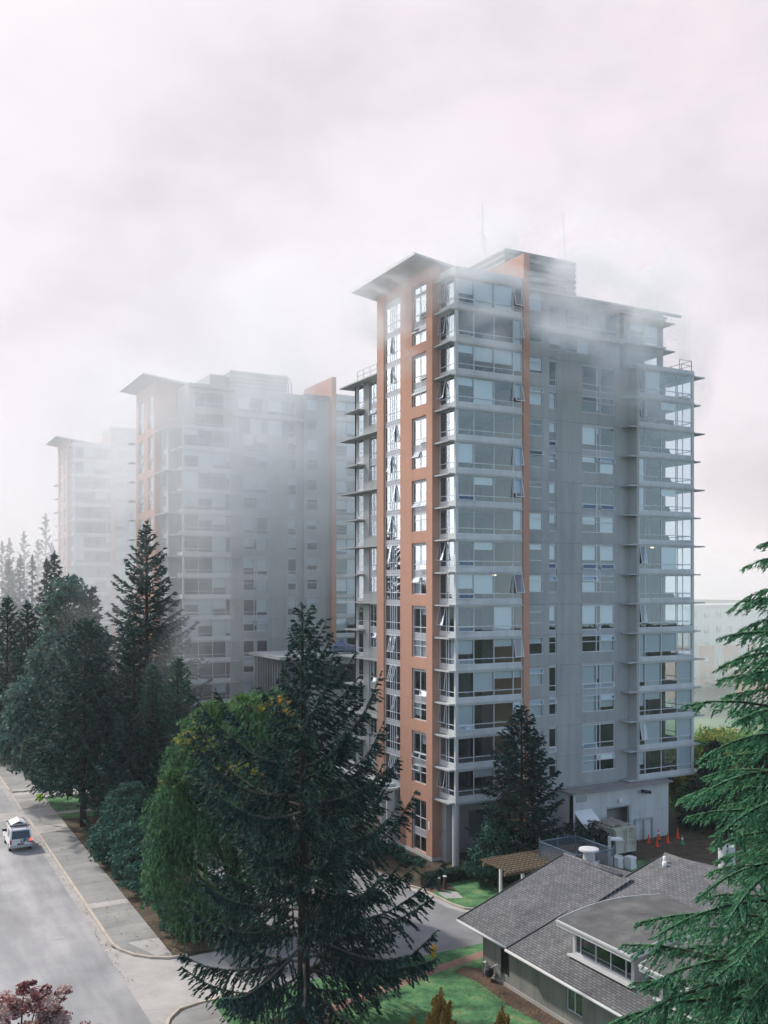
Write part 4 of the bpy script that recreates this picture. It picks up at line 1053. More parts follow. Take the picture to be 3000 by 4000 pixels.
def dormer(y0, y1, xf, zf, xw, zw0, xe, name_label=None, bulge=0.42):
    """window wall facing the street under a roof that curves back into the main slope"""
    zr = lambda x: 2.95 + K2*(x-31.65)
    n = 14; ze = zr(xe)+0.02
    cur = [(xf+(xe-xf)*i/n, zf+(ze-zf)*i/n + bulge*math.sin(math.pi*min(1.0, (i/n)*1.02))*(1-0.25*i/n)) for i in range(n+1)]
    rf = MB()
    for i in range(n):
        (xa, za), (xb, zb) = cur[i], cur[i+1]
        rf.face([(xa, y0, za), (xb, y0, zb), (xb, y1, zb), (xa, y1, za)], 0, True)
        rf.face([(xa, y1, za-0.1), (xb, y1, zb-0.1), (xb, y0, zb-0.1), (xa, y0, za-0.1)], 0, True)
    rf.face([(xf, y0, zf), (xf, y1, zf), (xf, y1, zf-0.1), (xf, y0, zf-0.1)])
    o = rf.build('dormer_roof', M['felt'], H)
    if name_label: o['label'] = name_label
    fa = MB()
    fa.box(xf-0.06, xf+0.02, y0-0.06, y1+0.06, zf-0.34, zf-0.02); fa.box(xf-0.12, xf-0.06, y0-0.06, y1+0.06, zf-0.14, zf-0.03)
    for yy in (y0-0.05, y1+0.05):
        for i in range(n):
            (xa, za), (xb, zb) = cur[i], cur[i+1]
            d0, d1 = 0.34, 0.34
            lo = max(za-d0, zr(xa)) if za > zr(xa) else za-0.02; lob = max(zb-d1, zr(xb)) if zb > zr(xb) else zb-0.02
            A = [(xa, yy, lo), (xb, yy, lob), (xb, yy, zb+0.02), (xa, yy, za+0.02)]
            fa.face(A); fa.face([(x, yy+0.04, z) for x, y, z in reversed(A)]); fa.face([A[3], A[2], (A[2][0], yy+0.04, A[2][2]), (A[3][0], yy+0.04, A[3][2])])
    fa.build('fascia', M['trim'], o)
    dw = MB(); zt = zf-0.12
    wy0, wy1 = y0+0.45, y1-0.45
    hole = [(wy0+0.18, wy1-0.18, zw0+0.15, zt-0.06)]
    wall(dw, 'X', xw, wy0, wy1, zw0-0.1, zt, hole, 0.15)
    for yy in (wy0, wy1-0.12):
        P = [(xw+0.15, zw0-0.1), (xe-2.2, zr(xe-2.2)-0.1), (xe-2.2, zr(xe-2.2)+0.7), (xw+0.15, zt+0.18)]
        A = [(a, yy, b) for a, b in P]; B = [(a, yy+0.12, b) for a, b in P]
        dw.face(A); dw.face(list(reversed(B)))
        for i in range(4): j = (i+1) % 4; dw.face([B[i], B[j], A[j], A[i]])
    dw.build('dormer_wall', M['trim'], o)
    a0, a1 = hole[0][0], hole[0][1]
    fr = window(H, 'dormer_window', 'X', xw, a0, a1, hole[0][2], hole[0][3], [a0+(a1-a0)*f for f in (0.1, 0.36, 0.62, 0.9)], [], 0.05, 0.06, [0, 0, 0.0, 0.7, 0], glass='darkpane')
    bk = MB(); bk.box(xw+0.32, xw+0.42, wy0+0.13, wy1-0.13, 3.4, zt+0.1); bk.build('dark_backing', M['dark_metal'], fr)  # dark sheet close behind the glass, painted stand-in for the unlit interior
    sl = MB(); sl.obox((xw-0.14, (wy0+wy1)/2, zw0+0.02), (0.17, 0, -0.02), (0, (wy1-wy0)/2+0.12, 0), (0.01, 0, 0.035)); sl.build('sill', M['trim'], o)
    return o
dormer(35.15, 40.75, 32.75, 5.42, 33.4, 3.55, 40.3, 'large dormer roof, curved like a wave and streaked')
dormer(28.2, 34.45, 32.75, 5.20, 33.5, 3.55, 39.6, 'smaller curved dormer roof partly behind green branches')

# ------------------------------------------------------------------ pergola, fence, lamp, yard things
pg = thing('pergola', 'timber pergola with flat slatted top behind the house ridge', 'pergola', (40.6, 55.0, 0))
wood = mat_plain('weathered_timber', (0.17, 0.135, 0.095), 0.9, 0, 0.1, 0.25, 2.5); M['wood'] = wood
b_ = MB(); b_.box(39.4, 48.6, 54.9, 55.08, 2.95, 3.2); b_.box(39.4, 48.6, 57.6, 57.78, 2.95, 3.2); b_.build('beam', wood, pg)
b_ = MB()
for i in range(24): b_.box(39.6+i*0.38, 39.72+i*0.38, 54.5, 58.2, 3.205, 3.36)
for i in range(9): b_.box(39.4, 48.6, 54.6+i*0.42, 54.66+i*0.42, 3.365, 3.41)
b_.build('slatted_top', wood, pg)
for x in (41.0, 44.6, 48.0):
    for y in (55.0, 57.7):
        b_ = MB(); b_.box(x-0.09, x+0.09, y-0.09, y+0.09, 0, 2.945); b_.build('post', M['white'], pg)
fe = thing('chain_link_fence', 'blue-grey chain link fence enclosure beside the white roof vent', 'fence', (44.0, 53.4, 0))
def mat_chain():
    m, nt, out = nodes('chain_link_mesh')
    sep = nt.nodes.new('ShaderNodeSeparateXYZ'); nt.links.new(pos(nt), sep.inputs[0])
    h = math_n(nt, 'ADD', sep.outputs[0], sep.outputs[1])
    k = None
    for sg in (1, -1):
        d = math_n(nt, 'FRACT', math_n(nt, 'MULTIPLY', math_n(nt, 'ADD', math_n(nt, 'MULTIPLY', h, sg), math_n(nt, 'ADD', sep.outputs[2], 100.0)), 12.0))
        l_ = math_n(nt, 'LESS_THAN', d, 0.2); k = l_ if k is None else math_n(nt, 'MAXIMUM', k, l_)
    b = N(nt, 'ShaderNodeBsdfPrincipled'); b.inputs['Base Color'].default_value = (0.10, 0.14, 0.19, 1); b.inputs['Roughness'].default_value = 0.6
    tr = N(nt, 'ShaderNodeBsdfTransparent'); mx = N(nt, 'ShaderNodeMixShader')
    nt.links.new(k, mx.inputs[0]); nt.links.new(tr.outputs[0], mx.inputs[1]); nt.links.new(b.outputs[0], mx.inputs[2]); nt.links.new(mx.outputs[0], out.inputs['Surface'])
    return m
M['chain'] = mat_chain()
blue = mat_plain('blue_painted_steel', (0.085, 0.13, 0.19), 0.6); M['blue'] = blue
fc = [(43.6, 56.4), (47.0, 56.4), (47.0, 52.2), (43.6, 52.2), (43.6, 56.4)]
fm = MB()
for (p, q) in zip(fc[:-1], fc[1:]): fm.face([(*p, 0.1), (*q, 0.1), (*q, 4.5), (*p, 4.5)])
fm.build('wire_mesh', M['chain'], fe)
fm = MB()
for (p, q) in zip(fc[:-1], fc[1:]):
    fm.bar((*p, 4.55), (*q, 4.55), 0.07); fm.bar((*p, 2.3), (*q, 2.3), 0.05)
fm.build('rail', blue, fe)
for p in ((43.6, 56.4), (45.3, 56.4), (47.0, 56.4), (47.0, 54.3), (47.0, 52.2), (43.6, 52.2)):
    fm = MB(); fm.lathe((*p, 0), [(0.055, 0), (0.055, 4.75), (0.02, 4.8)], 10); fm.build('post', blue, fe)

lp = thing('street_lamp', 'pale steel lamp post with a single flat head in the yard', 'lamp post', (49.3, 55.2, 0))
b_ = MB(); b_.bar((49.3, 55.2, 0), (49.3, 55.2, 4.5), 0.17, 0.17); b_.build('pole', M['pale'], lp)
b_ = MB(); b_.obox((49.72, 54.97, 4.28), (0.42, -0.23, 0), (0.1, 0.18, 0), (0, 0, 0.06)); b_.obox((49.72, 54.97, 4.37), (0.34, -0.19, 0), (0.07, 0.13, 0), (0, 0, 0.04)); b_.build('lamp_head', M['white'], lp)

# roll-off refuse container
rust = mat_ground('faded_container_paint', [(0.22, 0.17, 0.12), (0.42, 0.42, 0.36), (0.50, 0.51, 0.44), (0.54, 0.55, 0.49)], 0.7, 0.7, 0.01, 7); M['rust'] = rust
ct = thing('waste_container', 'large faded steel waste container standing on the yard by the dock', 'container', (57.5, 62.5, 0))
x0, x1, y0, y1, zb, zt = 56.35, 58.75, 62.4, 70.0, 0.35, 2.45
y1 = 65.5
b_ = MB(); b_.box(x0, x1, y0+0.06, y1, zb, zt)
for i in range(5): b_.box(x0-0.06, x0, y0+0.5+i*0.58, y0+0.62+i*0.58, zb, zt); b_.box(x1, x1+0.06, y0+0.5+i*0.58, y0+0.62+i*0.58, zb, zt)
b_.box(x0-0.08, x1+0.08, y0+0.02, y1+0.05, zt, zt+0.1)
b_.build('body', rust, ct)
for i in (0, 1):
    xa = x0+0.04+i*(x1-x0)/2; xb = xa+(x1-x0)/2-0.08
    b_ = MB(); b_.box(xa, xb, y0, y0+0.06, zb+0.05, zt-0.05)
    for (p0, p1, q0, q1) in ((xa, xa+0.09, zb+0.05, zt-0.05), (xb-0.09, xb, zb+0.05, zt-0.05), (xa+0.09, xb-0.09, zt-0.14, zt-0.05), (xa+0.09, xb-0.09, zb+0.05, zb+0.14), (xa+0.09, xb-0.09, zb+1.0, zb+1.09)):
        b_.box(p0, p1, y0-0.07, y0-0.002, q0, q1)
    d = b_.build('door', rust, ct)
b_ = MB(); b_.box(x0+0.3, x0+0.5, y0+0.1, y1, 0.15, zb); b_.box(x1-0.5, x1-0.3, y0+0.1, y1, 0.15, zb)
for x in (x0+0.4, x1-0.4):
    for y in (y0+0.35, y1-0.4): b_.tube([(x-0.12, y, 0.16), (x+0.12, y, 0.16)], 0.16, 12)
b_.build('skid', M['dark_metal'], ct)
b_ = MB(); tv = [(x0+0.1+(x1-x0-0.2)*i/6, y0+0.4+(y1-y0-0.6)*j/9) for j in range(10) for i in range(7)]
hh = random.Random(3); zs = [zt+0.12+0.12*hh.random()+0.10*math.sin(i*1.3) for i in range(70)]
for j in range(9):
    for i in range(6):
        k = j*7+i; b_.face([(*tv[k], zs[k]), (*tv[k+1], zs[k+1]), (*tv[k+8], zs[k+8]), (*tv[k+7], zs[k+7])], 0, True)
b_.build('cover_sheet', mat_plain('dusty_tarpaulin', (0.27, 0.255, 0.225), 0.9, 0, 0.1, 0.3, 1.2), ct)

def fridge(x, y, lab, ang, torn=False):
    t = thing('refrigerator', lab, 'refrigerator', (x, y, 0), 'discarded white appliances in the yard')
    c, s_ = math.cos(R(ang)), math.sin(R(ang)); ax = Vector((c, s_, 0)); ay = Vector((-s_, c, 0))
    b = MB(); b.obox((x, y, 0.56), ax*0.36, ay*0.34, (0, 0, 0.52)); b.build('cabinet', M['white'], t, bevel=0.02)
    b = MB(); b.obox(Vector((x, y, 0.58)) - ay*0.375, ax*0.355, ay*0.03, (0, 0, 0.49)); d = b.build('door', M['white'], t, bevel=0.01)
    b = MB(); b.obox(Vector((x, y, 0.7)) - ay*0.43 + ax*0.28, ax*0.02, ay*0.02, (0, 0, 0.2)); b.build('handle', M['metal'], d)
    for i in (-1, 1):
        b = MB(); b.lathe((x+ax.x*0.28*i, y+ax.y*0.28*i, 0), [(0.04, 0), (0.04, 0.04)], 8); b.build('foot', M['black'], t)
    if torn:
        b = MB(); b.obox(Vector((x, y, 1.09)) + ax*0.05, ax*0.33 + Vector((0, 0, 0.04)), ay*0.3, (0, 0, 0.012)); b.obox(Vector((x, y, 1.0)) - ay*0.39 + ax*0.1, ax*0.14, ay*0.01, (0, 0, 0.16)); b.build('plastic_sheet', M['blind'], t)
fridge(54.4, 60.0, 'white appliance wrapped in torn plastic, left of the two by the container', 12, True)
fridge(55.35, 59.5, 'white appliance with a clean flat front, right of the two', 8)

cone_m = mat_plain('traffic_cone_orange', (0.75, 0.075, 0.02), 0.6, 0, 0.3, 0.1, 3)
green_m = mat_plain('traffic_cone_green', (0.05, 0.28, 0.12), 0.6)
def cone(x, y, h, lab, band=True, m=cone_m):
    t = thing('traffic_cone', lab, 'traffic cone', (x, y, 0), 'traffic cones in the loading yard')
    b = MB(); b.box(x-0.19, x+0.19, y-0.19, y+0.19, 0.013, 0.05); b.build('base', m, t)
    b = MB(); b.lathe((x, y, 0.05), [(0.15, 0), (0.035, h-0.05), (0.02, h-0.03)], 14); cb_ = b.build('cone_body', m, t)
    if band:
        b = MB(); r_ = lambda z: 0.15-(0.115)*z/(h-0.05)+0.006
        b.lathe((x, y, 0.05), [(r_(h*0.5), h*0.5), (r_(h*0.72), h*0.72)], 14); b.build('reflective_band', M['white'], cb_)
cone(62.57, 64.85, 0.75, 'plain orange cone at the left end of the yard cones', False)
cone(62.38, 63.6, 0.7, 'dull orange cone in shade, lowest of the yard cones', False)
cone(64.27, 65.3, 0.9, 'orange cone with a broad white band beside the plain left cone')
cone(64.12, 64.02, 0.95, 'tall orange cone in the middle of the yard without a band', False)
cone(66.11, 64.74, 0.95, 'bright tall orange cone farthest right in the yard', False)
cone(64.9, 63.0, 0.8, 'white and green cone in front of the farthest right orange cone', True, green_m)
for i, (x, y) in enumerate(((61.9, 65.3), (62.9, 65.6))):
    b = MB(); b.tube([(x, y, 0), (x+0.05, y, 1.0), (x+0.16, y, 1.18)], 0.03, 8)
    solo(b, 'marker_stake', M['white'], (x, y, 0), ('straight' if i == 0 else 'bent') + ' thin white stake leaning at the dock wall behind the cones', 'stake')
# grey timber frame leaning at the dock wall
b = MB(); b.box(61.9, 62.0, 65.8, 65.95, 0, 2.0); b.box(64.0, 64.1, 65.8, 65.95, 0, 2.0); b.box(62.0, 64.0, 65.82, 65.93, 1.85, 2.0); b.box(62.95, 63.05, 65.82, 65.93, 0, 1.85)
solo(b, 'gate_frame', M['panel'], (63, 65.9, 0), 'grey gate frame standing against the dock wall behind the cones', 'gate')

# gas meter, hydrant, bollards, sign
gm = thing('gas_meter', 'grey gas meter with bent pipes standing at the house corner', 'gas meter', (32.3, 46.7, 0.1))
b_ = MB(); b_.lathe((32.25, 46.55, 0.35), [(0.2, 0), (0.26, 0.1), (0.26, 0.42), (0.18, 0.52)], 16); b_.build('meter_body', M['dark_metal'], gm)
b_ = MB(); b_.tube([(32.2, 47.1, 0.1), (32.2, 47.1, 1.0), (32.25, 46.85, 1.05), (32.25, 46.6, 0.87)], 0.045, 8); b_.tube([(32.3, 46.45, 0.85), (32.45, 46.0, 1.2), (32.5, 45.75, 0.9), (32.5, 45.7, 0.1)], 0.045, 8); b_.build('pipe', M['metal'], gm)
b_ = MB(); b_.lathe((32.2, 46.85, 1.02), [(0.1, 0), (0.13, 0.05), (0.06, 0.12)], 12); b_.build('regulator', M['pale'], gm)
yel = mat_plain('hydrant_yellow', (0.72, 0.40, 0.03), 0.5, 0, 0.4)
hy = thing('fire_hydrant', 'yellow fire hydrant on the grass edge beside the access lane', 'fire hydrant', (31.2, 51.2, 0.1))
b_ = MB(); b_.lathe((31.2, 51.2, 0.1), [(0.17, 0), (0.17, 0.06), (0.11, 0.07), (0.11, 0.52), (0.16, 0.54), (0.16, 0.6), (0.13, 0.68), (0.05, 0.76), (0.04, 0.82)], 16); b_.build('barrel', yel, hy)
for dx, dy in ((1, 0), (-1, 0), (0, -1)):
    b_ = MB(); b_.tube([(31.2+0.1*dx, 51.2+0.1*dy, 0.52), (31.2+0.22*dx, 51.2+0.22*dy, 0.52)], 0.07, 10); b_.build('nozzle', yel, hy)
brn = mat_plain('brown_timber_bollard', (0.075, 0.045, 0.035), 0.85)
for i, (x, y) in enumerate(((38.3, 62.1), (38.95, 62.2))):
    t = thing('bollard', ('left' if i == 0 else 'right') + ' brown wooden bollard with white cap in front of the hedge', 'bollard', (x, y, 0.12), 'pair of bollards by the hedge')
    b_ = MB(); b_.box(x-0.11, x+0.11, y-0.11, y+0.11, 0.12, 1.05); b_.build('post', brn, t)
    b_ = MB(); b_.lathe((x, y, 1.05), [(0.15, 0), (0.15, 0.06), (0.05, 0.1)], 14); b_.build('cap', M['white'], t)
sg = thing('crossing_sign', 'fluorescent yellow-green crossing sign on a thin pole by the kerb', 'road sign', (14.6, 98.75, 0.13))
b_ = MB(); b_.lathe((14.6, 98.75, 0.13), [(0.035, 0), (0.035, 2.9)], 10); b_.build('pole', M['metal'], sg)
lime = mat_plain('fluorescent_lime', (0.42, 0.72, 0.02), 0.5, 0, 0.3, 0.04)
b_ = MB(); cx, cy_, cz = 14.6, 98.69, 2.62
c_, s_ = CC, -SS
b_.obox((cx, cy_, cz), (0.33*c_, 0.33*s_, 0), (0.012*-s_, 0.012*c_, 0), (0, 0, 0.33)); bd = b_.build('sign_board', lime, sg)
b_ = MB()
for (u, v, a, b2) in ((0.05, 0.16, 0.045, 0.05), (0.03, 0.0, 0.05, 0.12), (-0.05, -0.18, 0.03, 0.1), (0.1, -0.18, 0.03, 0.1), (-0.08, 0.03, 0.07, 0.025)):
    b_.obox((cx+u*c_+0.016*s_, cy_+u*s_-0.016*c_, cz+v), (a*c_, a*s_, 0), (0.004*-s_, 0.004*c_, 0), (0, 0, b2))
b_.build('walker_symbol', M['black'], bd)

# ------------------------------------------------------------------ the white van driving away
vn = thing('delivery_van', 'white van with roof rack and dark rear window driving away', 'van', (11.6, 91.5, 0))
x0, x1, y0, y1 = 10.66, 12.54, 89.1, 94.0
vw = mat_plain('white_van_paint', (0.70, 0.70, 0.72), 0.3, 0, 0.5, 0.03)
sec = [(0.0, 0.38, 0.0), (0.0, 0.85, 0.0), (0.06, 1.15, 0.02), (0.24, 1.85, 0.15), (0.36, 1.98, 0.24)]
prof = [(y0, 0.42, 0), (y0, 1.10, 1), (y0+0.28, 1.90, 2), (y0+0.5, 1.97, 3), (y0+3.2, 1.97, 3), (y0+3.95, 1.28, 4), (y1-0.1, 1.05, 5), (y1, 0.8, 6), (y1, 0.42, 7)]
b_ = MB()
def ring(inset):
    return [(inset, y, z) for y, z, _ in prof]
L_ = []
for (y, z, _) in prof:
    ins = 0.0 if z < 1.15 else 0.14*(z-1.1)/0.87
    L_.append((x0+ins, x1-ins, y, z))
b_.face([(a, y, z) for a, c, y, z in reversed(L_)]); b_.face([(c, y, z) for a, c, y, z in L_])
for i in range(len(L_)):
    j = (i+1) % len(L_); A, B = L_[i], L_[j]
    b_.face([(A[0], A[2], A[3]), (A[1], A[2], A[3]), (B[1], B[2], B[3]), (B[0], B[2], B[3])])
bod = b_.build('body', vw, vn, bevel=0.05)
gdark = mat_plain('tinted_van_glass', (0.035, 0.055, 0.075), 0.12, 0, 0.6, 0.05)
def rear(u, z, off=0.02):
    """point on the sloped tailgate"""
    yy = y0 if z < 1.1 else y0 + 0.28*(z-1.1)/0.8
    return (u, yy-off, z)
b_ = MB(); b_.face([rear(x0+0.16, 1.14), rear(x1-0.16, 1.14), rear(x1-0.24, 1.80), rear(x0+0.24, 1.80)]); b_.build('rear_window', gdark, vn)
for nm, ya, yb in (('side_window', y0+0.6, y0+1.7), ('side_window', y0+2.5, y0+3.4)):
    for sx in (0, 1):
        P = lambda y, z: ((x0-0.012+0.14*(z-1.1)/0.87) if sx == 0 else (x1+0.012-0.14*(z-1.1)/0.87), y, z)
        b_ = MB(); b_.face([P(ya, 1.2), P(yb+0.25, 1.2), P(yb, 1.78), P(ya+0.05, 1.78)] if nm == 'side_window' and ya > y0+2 else [P(ya, 1.2), P(yb, 1.2), P(yb, 1.78), P(ya, 1.78)]); b_.build(nm, gdark, vn)
b_ = MB(); b_.face([(x0+0.2, y0+3.97, 1.29), (x1-0.2, y0+3.97, 1.29), (x1-0.2, y0+3.25, 1.94), (x0+0.2, y0+3.25, 1.94)]); b_.build('windscreen', gdark, vn)
b_ = MB(); b_.box(x0+0.02, x1-0.02, y0-0.12, y0+0.05, 0.40, 0.60); b_.build('bumper', M['metal'], vn)
b_ = MB(); b_.box(x0+0.62, x1-0.72, y0-0.03, y0-0.004, 0.63, 0.74); b_.build('number_plate_recess', M['dark_metal'], vn)
red = mat_plain('tail_lamp_red', (0.42, 0.02, 0.015), 0.3, 0, 0.5); lit, _nt, _o = nodes('lit_brake_lamp')
_e = N(_nt, 'ShaderNodeEmission'); _e.inputs['Color'].default_value = (1, 0.07, 0.02, 1); _e.inputs['Strength'].default_value = 2.6; _nt.links.new(_e.outputs[0], _o.inputs['Surface'])
b_ = MB(); b_.box(x0+0.02, x0+0.16, y0-0.03, y0+0.02, 0.72, 1.10); b_.build('tail_light', red, vn)
tl = MB(); tl.box(x1-0.17, x1-0.02, y0-0.03, y0+0.02, 0.92, 1.10); o_ = tl.build('tail_light', lit, vn); o_['label'] = 'glowing right tail light'
b_ = MB(); b_.box(x1-0.17, x1-0.02, y0-0.028, y0+0.02, 0.72, 0.915); b_.build('tail_light', red, vn)
for sx in (0, 1):
    xx = x0-0.10 if sx == 0 else x1+0.10
    b_ = MB(); b_.obox((xx, y0+3.35, 1.28), (0.13, 0, 0), (0, 0.06, 0), (0, 0, 0.1)); b_.build('mirror', M['black'], vn)
    for yy in (y0+0.75, y0+3.75):
        xc = x0+0.1 if sx == 0 else x1-0.1
        b_ = MB(); b_.tube([(xc-0.11, yy, 0.33), (xc+0.11, yy, 0.33)], 0.33, 20); wo_ = b_.build('wheel', M['black'], vn)
        b_ = MB(); s = -1 if sx == 0 else 1; b_.tube([(xc+s*0.10, yy, 0.33), (xc+s*0.125, yy, 0.33)], 0.19, 16); b_.build('rim', M['metal'], wo_)
b_ = MB()
for yy in (y0+0.75, y0+1.9, y0+3.0):
    b_.bar((x0+0.05, yy, 2.12), (x1-0.05, yy, 2.12), 0.05)
    for xx in (x0+0.25, x1-0.25): b_.bar((xx, yy, 1.96), (xx, yy, 2.12), 0.04)
for xx in (x0+0.2, x1-0.2): b_.bar((xx, y0+0.6, 2.16), (xx, y0+3.2, 2.16), 0.045)
b_.build('roof_rack', M['dark_metal'], vn)
# lettering on the tailgate
def lettering(txt, size, loc, rot, mat, parent, name):
    cu = bpy.data.curves.new(name, 'FONT'); cu.body = txt; cu.size = size; cu.extrude = 0.003; cu.offset = 0.018
    tmp = bpy.data.objects.new(name+'_src', cu); COL.objects.link(tmp)
    dg = bpy.context.evaluated_depsgraph_get(); me = bpy.data.meshes.new_from_object(tmp.evaluated_get(dg))
    bpy.data.objects.remove(tmp)
    me.transform(Matrix.Translation(Vector(loc)-root_loc(parent)) @ rot)
    me.materials.clear(); me.materials.append(mat)
    o = bpy.data.objects.new(name, me); COL.objects.link(o); o.parent = parent; return o
rotv = Matrix.Rotation(R(90), 4, 'X')
ink = mat_plain('dark_navy_ink', (0.03, 0.04, 0.08), 0.6)
lettering('UBC', 0.40, (x1-0.98, y0-0.016, 0.80), rotv, ink, bod, 'lettering')
b_ = MB(); b_.box(x1-0.76, x1-0.42, y0-0.014, y0-0.006, 1.09, 1.12); b_.build('emblem_bar', ink, bod)
b_ = MB(); b_.box(x0+0.40, x0+0.92, y0-0.014, y0-0.006, 0.93, 0.955); b_.build('text_line', M['panel'], bod)
cg = MB()
cg.obox((11.25, 91.0, 2.34), (0.36, 0, 0.14), (0, 0.9, 0), (-0.012, 0, 0.02)); cg.obox((11.90, 91.0, 2.34), (0.30, 0, -0.14), (0, 0.9, 0), (0.012, 0, 0.02))
cg.box(10.92, 12.2, 90.1, 91.9, 2.165, 2.2)
solo(cg, 'tent_cargo', M['white'], (11.55, 91.0, 2.16), 'white panels folded like a tent on the van roof rack', 'cargo')
la = MB()
for xx in (11.95, 12.3): la.bar((xx, 89.7, 2.25), (xx, 92.6, 2.25), 0.06)
for i in range(9): la.bar((11.95, 89.85+i*0.33, 2.25), (12.3, 89.85+i*0.33, 2.25), 0.04)
solo(la, 'ladder', M['metal'], (12.1, 91.0, 2.2), 'aluminium ladder lying on the right of the van roof rack', 'ladder')
# ------------------------------------------------------------------ trees and shrubs
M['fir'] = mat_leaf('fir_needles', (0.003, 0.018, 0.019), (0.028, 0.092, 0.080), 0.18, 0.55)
M['fir_tip'] = mat_leaf('fir_lit_sprays', (0.035, 0.095, 0.082), (0.13, 0.23, 0.18), 0.25, 0.5)  # paler needles put the light on bough edges into the colour
M['spruce_tip'] = mat_leaf('spruce_lit_sprays', (0.035, 0.085, 0.072), (0.105, 0.19, 0.15), 0.15, 0.5)  # light caught by the spruce twigs, painted in as paler needles
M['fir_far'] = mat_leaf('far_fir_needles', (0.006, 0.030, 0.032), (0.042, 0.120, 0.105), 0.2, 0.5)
M['cedar'] = mat_leaf('cedar_needles', (0.014, 0.070, 0.045), (0.17, 0.47, 0.25), 0.5, 0.6)
M['cedar_tip'] = mat_leaf('cedar_lit_sprays', (0.09, 0.26, 0.15), (0.29, 0.54, 0.30), 0.45, 0.6)  # lit cedar tips painted as a brighter needle colour
M['cypress'] = mat_leaf('grey_cypress', (0.035, 0.095, 0.085), (0.16, 0.28, 0.23), 0.32, 0.4, (0.20, 0.20, 0.13), 0.68)
M['spruce'] = mat_leaf('spruce_needles', (0.005, 0.030, 0.030), (0.042, 0.135, 0.112), 0.22, 0.35)
M['sage'] = mat_leaf('sage_conifer', (0.03, 0.085, 0.068), (0.125, 0.23, 0.165), 0.28, 0.4)
M['rhodo'] = mat_leaf('glossy_shrub_leaves', (0.014, 0.068, 0.052), (0.066, 0.180, 0.135), 0.25, 0.6)
M['willow'] = mat_leaf('weeping_leaves', (0.010, 0.058, 0.034), (0.145, 0.31, 0.135), 0.45, 0.5, (0.20, 0.28, 0.07), 0.80)
M['willow_top'] = mat_leaf('turning_leaves', (0.04, 0.12, 0.045), (0.15, 0.29, 0.085), 0.35, 0.4, (0.42, 0.35, 0.07), 0.63)
M['autumn'] = mat_leaf('yellow_autumn_leaves', (0.34, 0.21, 0.035), (0.55, 0.38, 0.06), 0.35, 0.6)
M['maple'] = mat_leaf('purple_maple_leaves', (0.15, 0.045, 0.05), (0.47, 0.22, 0.21), 0.35, 1.0, (0.60, 0.46, 0.43), 0.55)
M['gold'] = mat_leaf('golden_conifer', (0.26, 0.15, 0.04), (0.66, 0.43, 0.12), 0.4, 1.1)
M['meadow_tree'] = mat_leaf('sunlit_bush', (0.08, 0.21, 0.065), (0.27, 0.46, 0.12), 0.35, 0.12, (0.40, 0.33, 0.07), 0.62)
M['hedge'] = mat_leaf('clipped_hedge', (0.020, 0.050, 0.035), (0.055, 0.105, 0.070), 0.2, 1.0)

def unit(v): return v/(np.linalg.norm(v, axis=-1, keepdims=True)+1e-9)

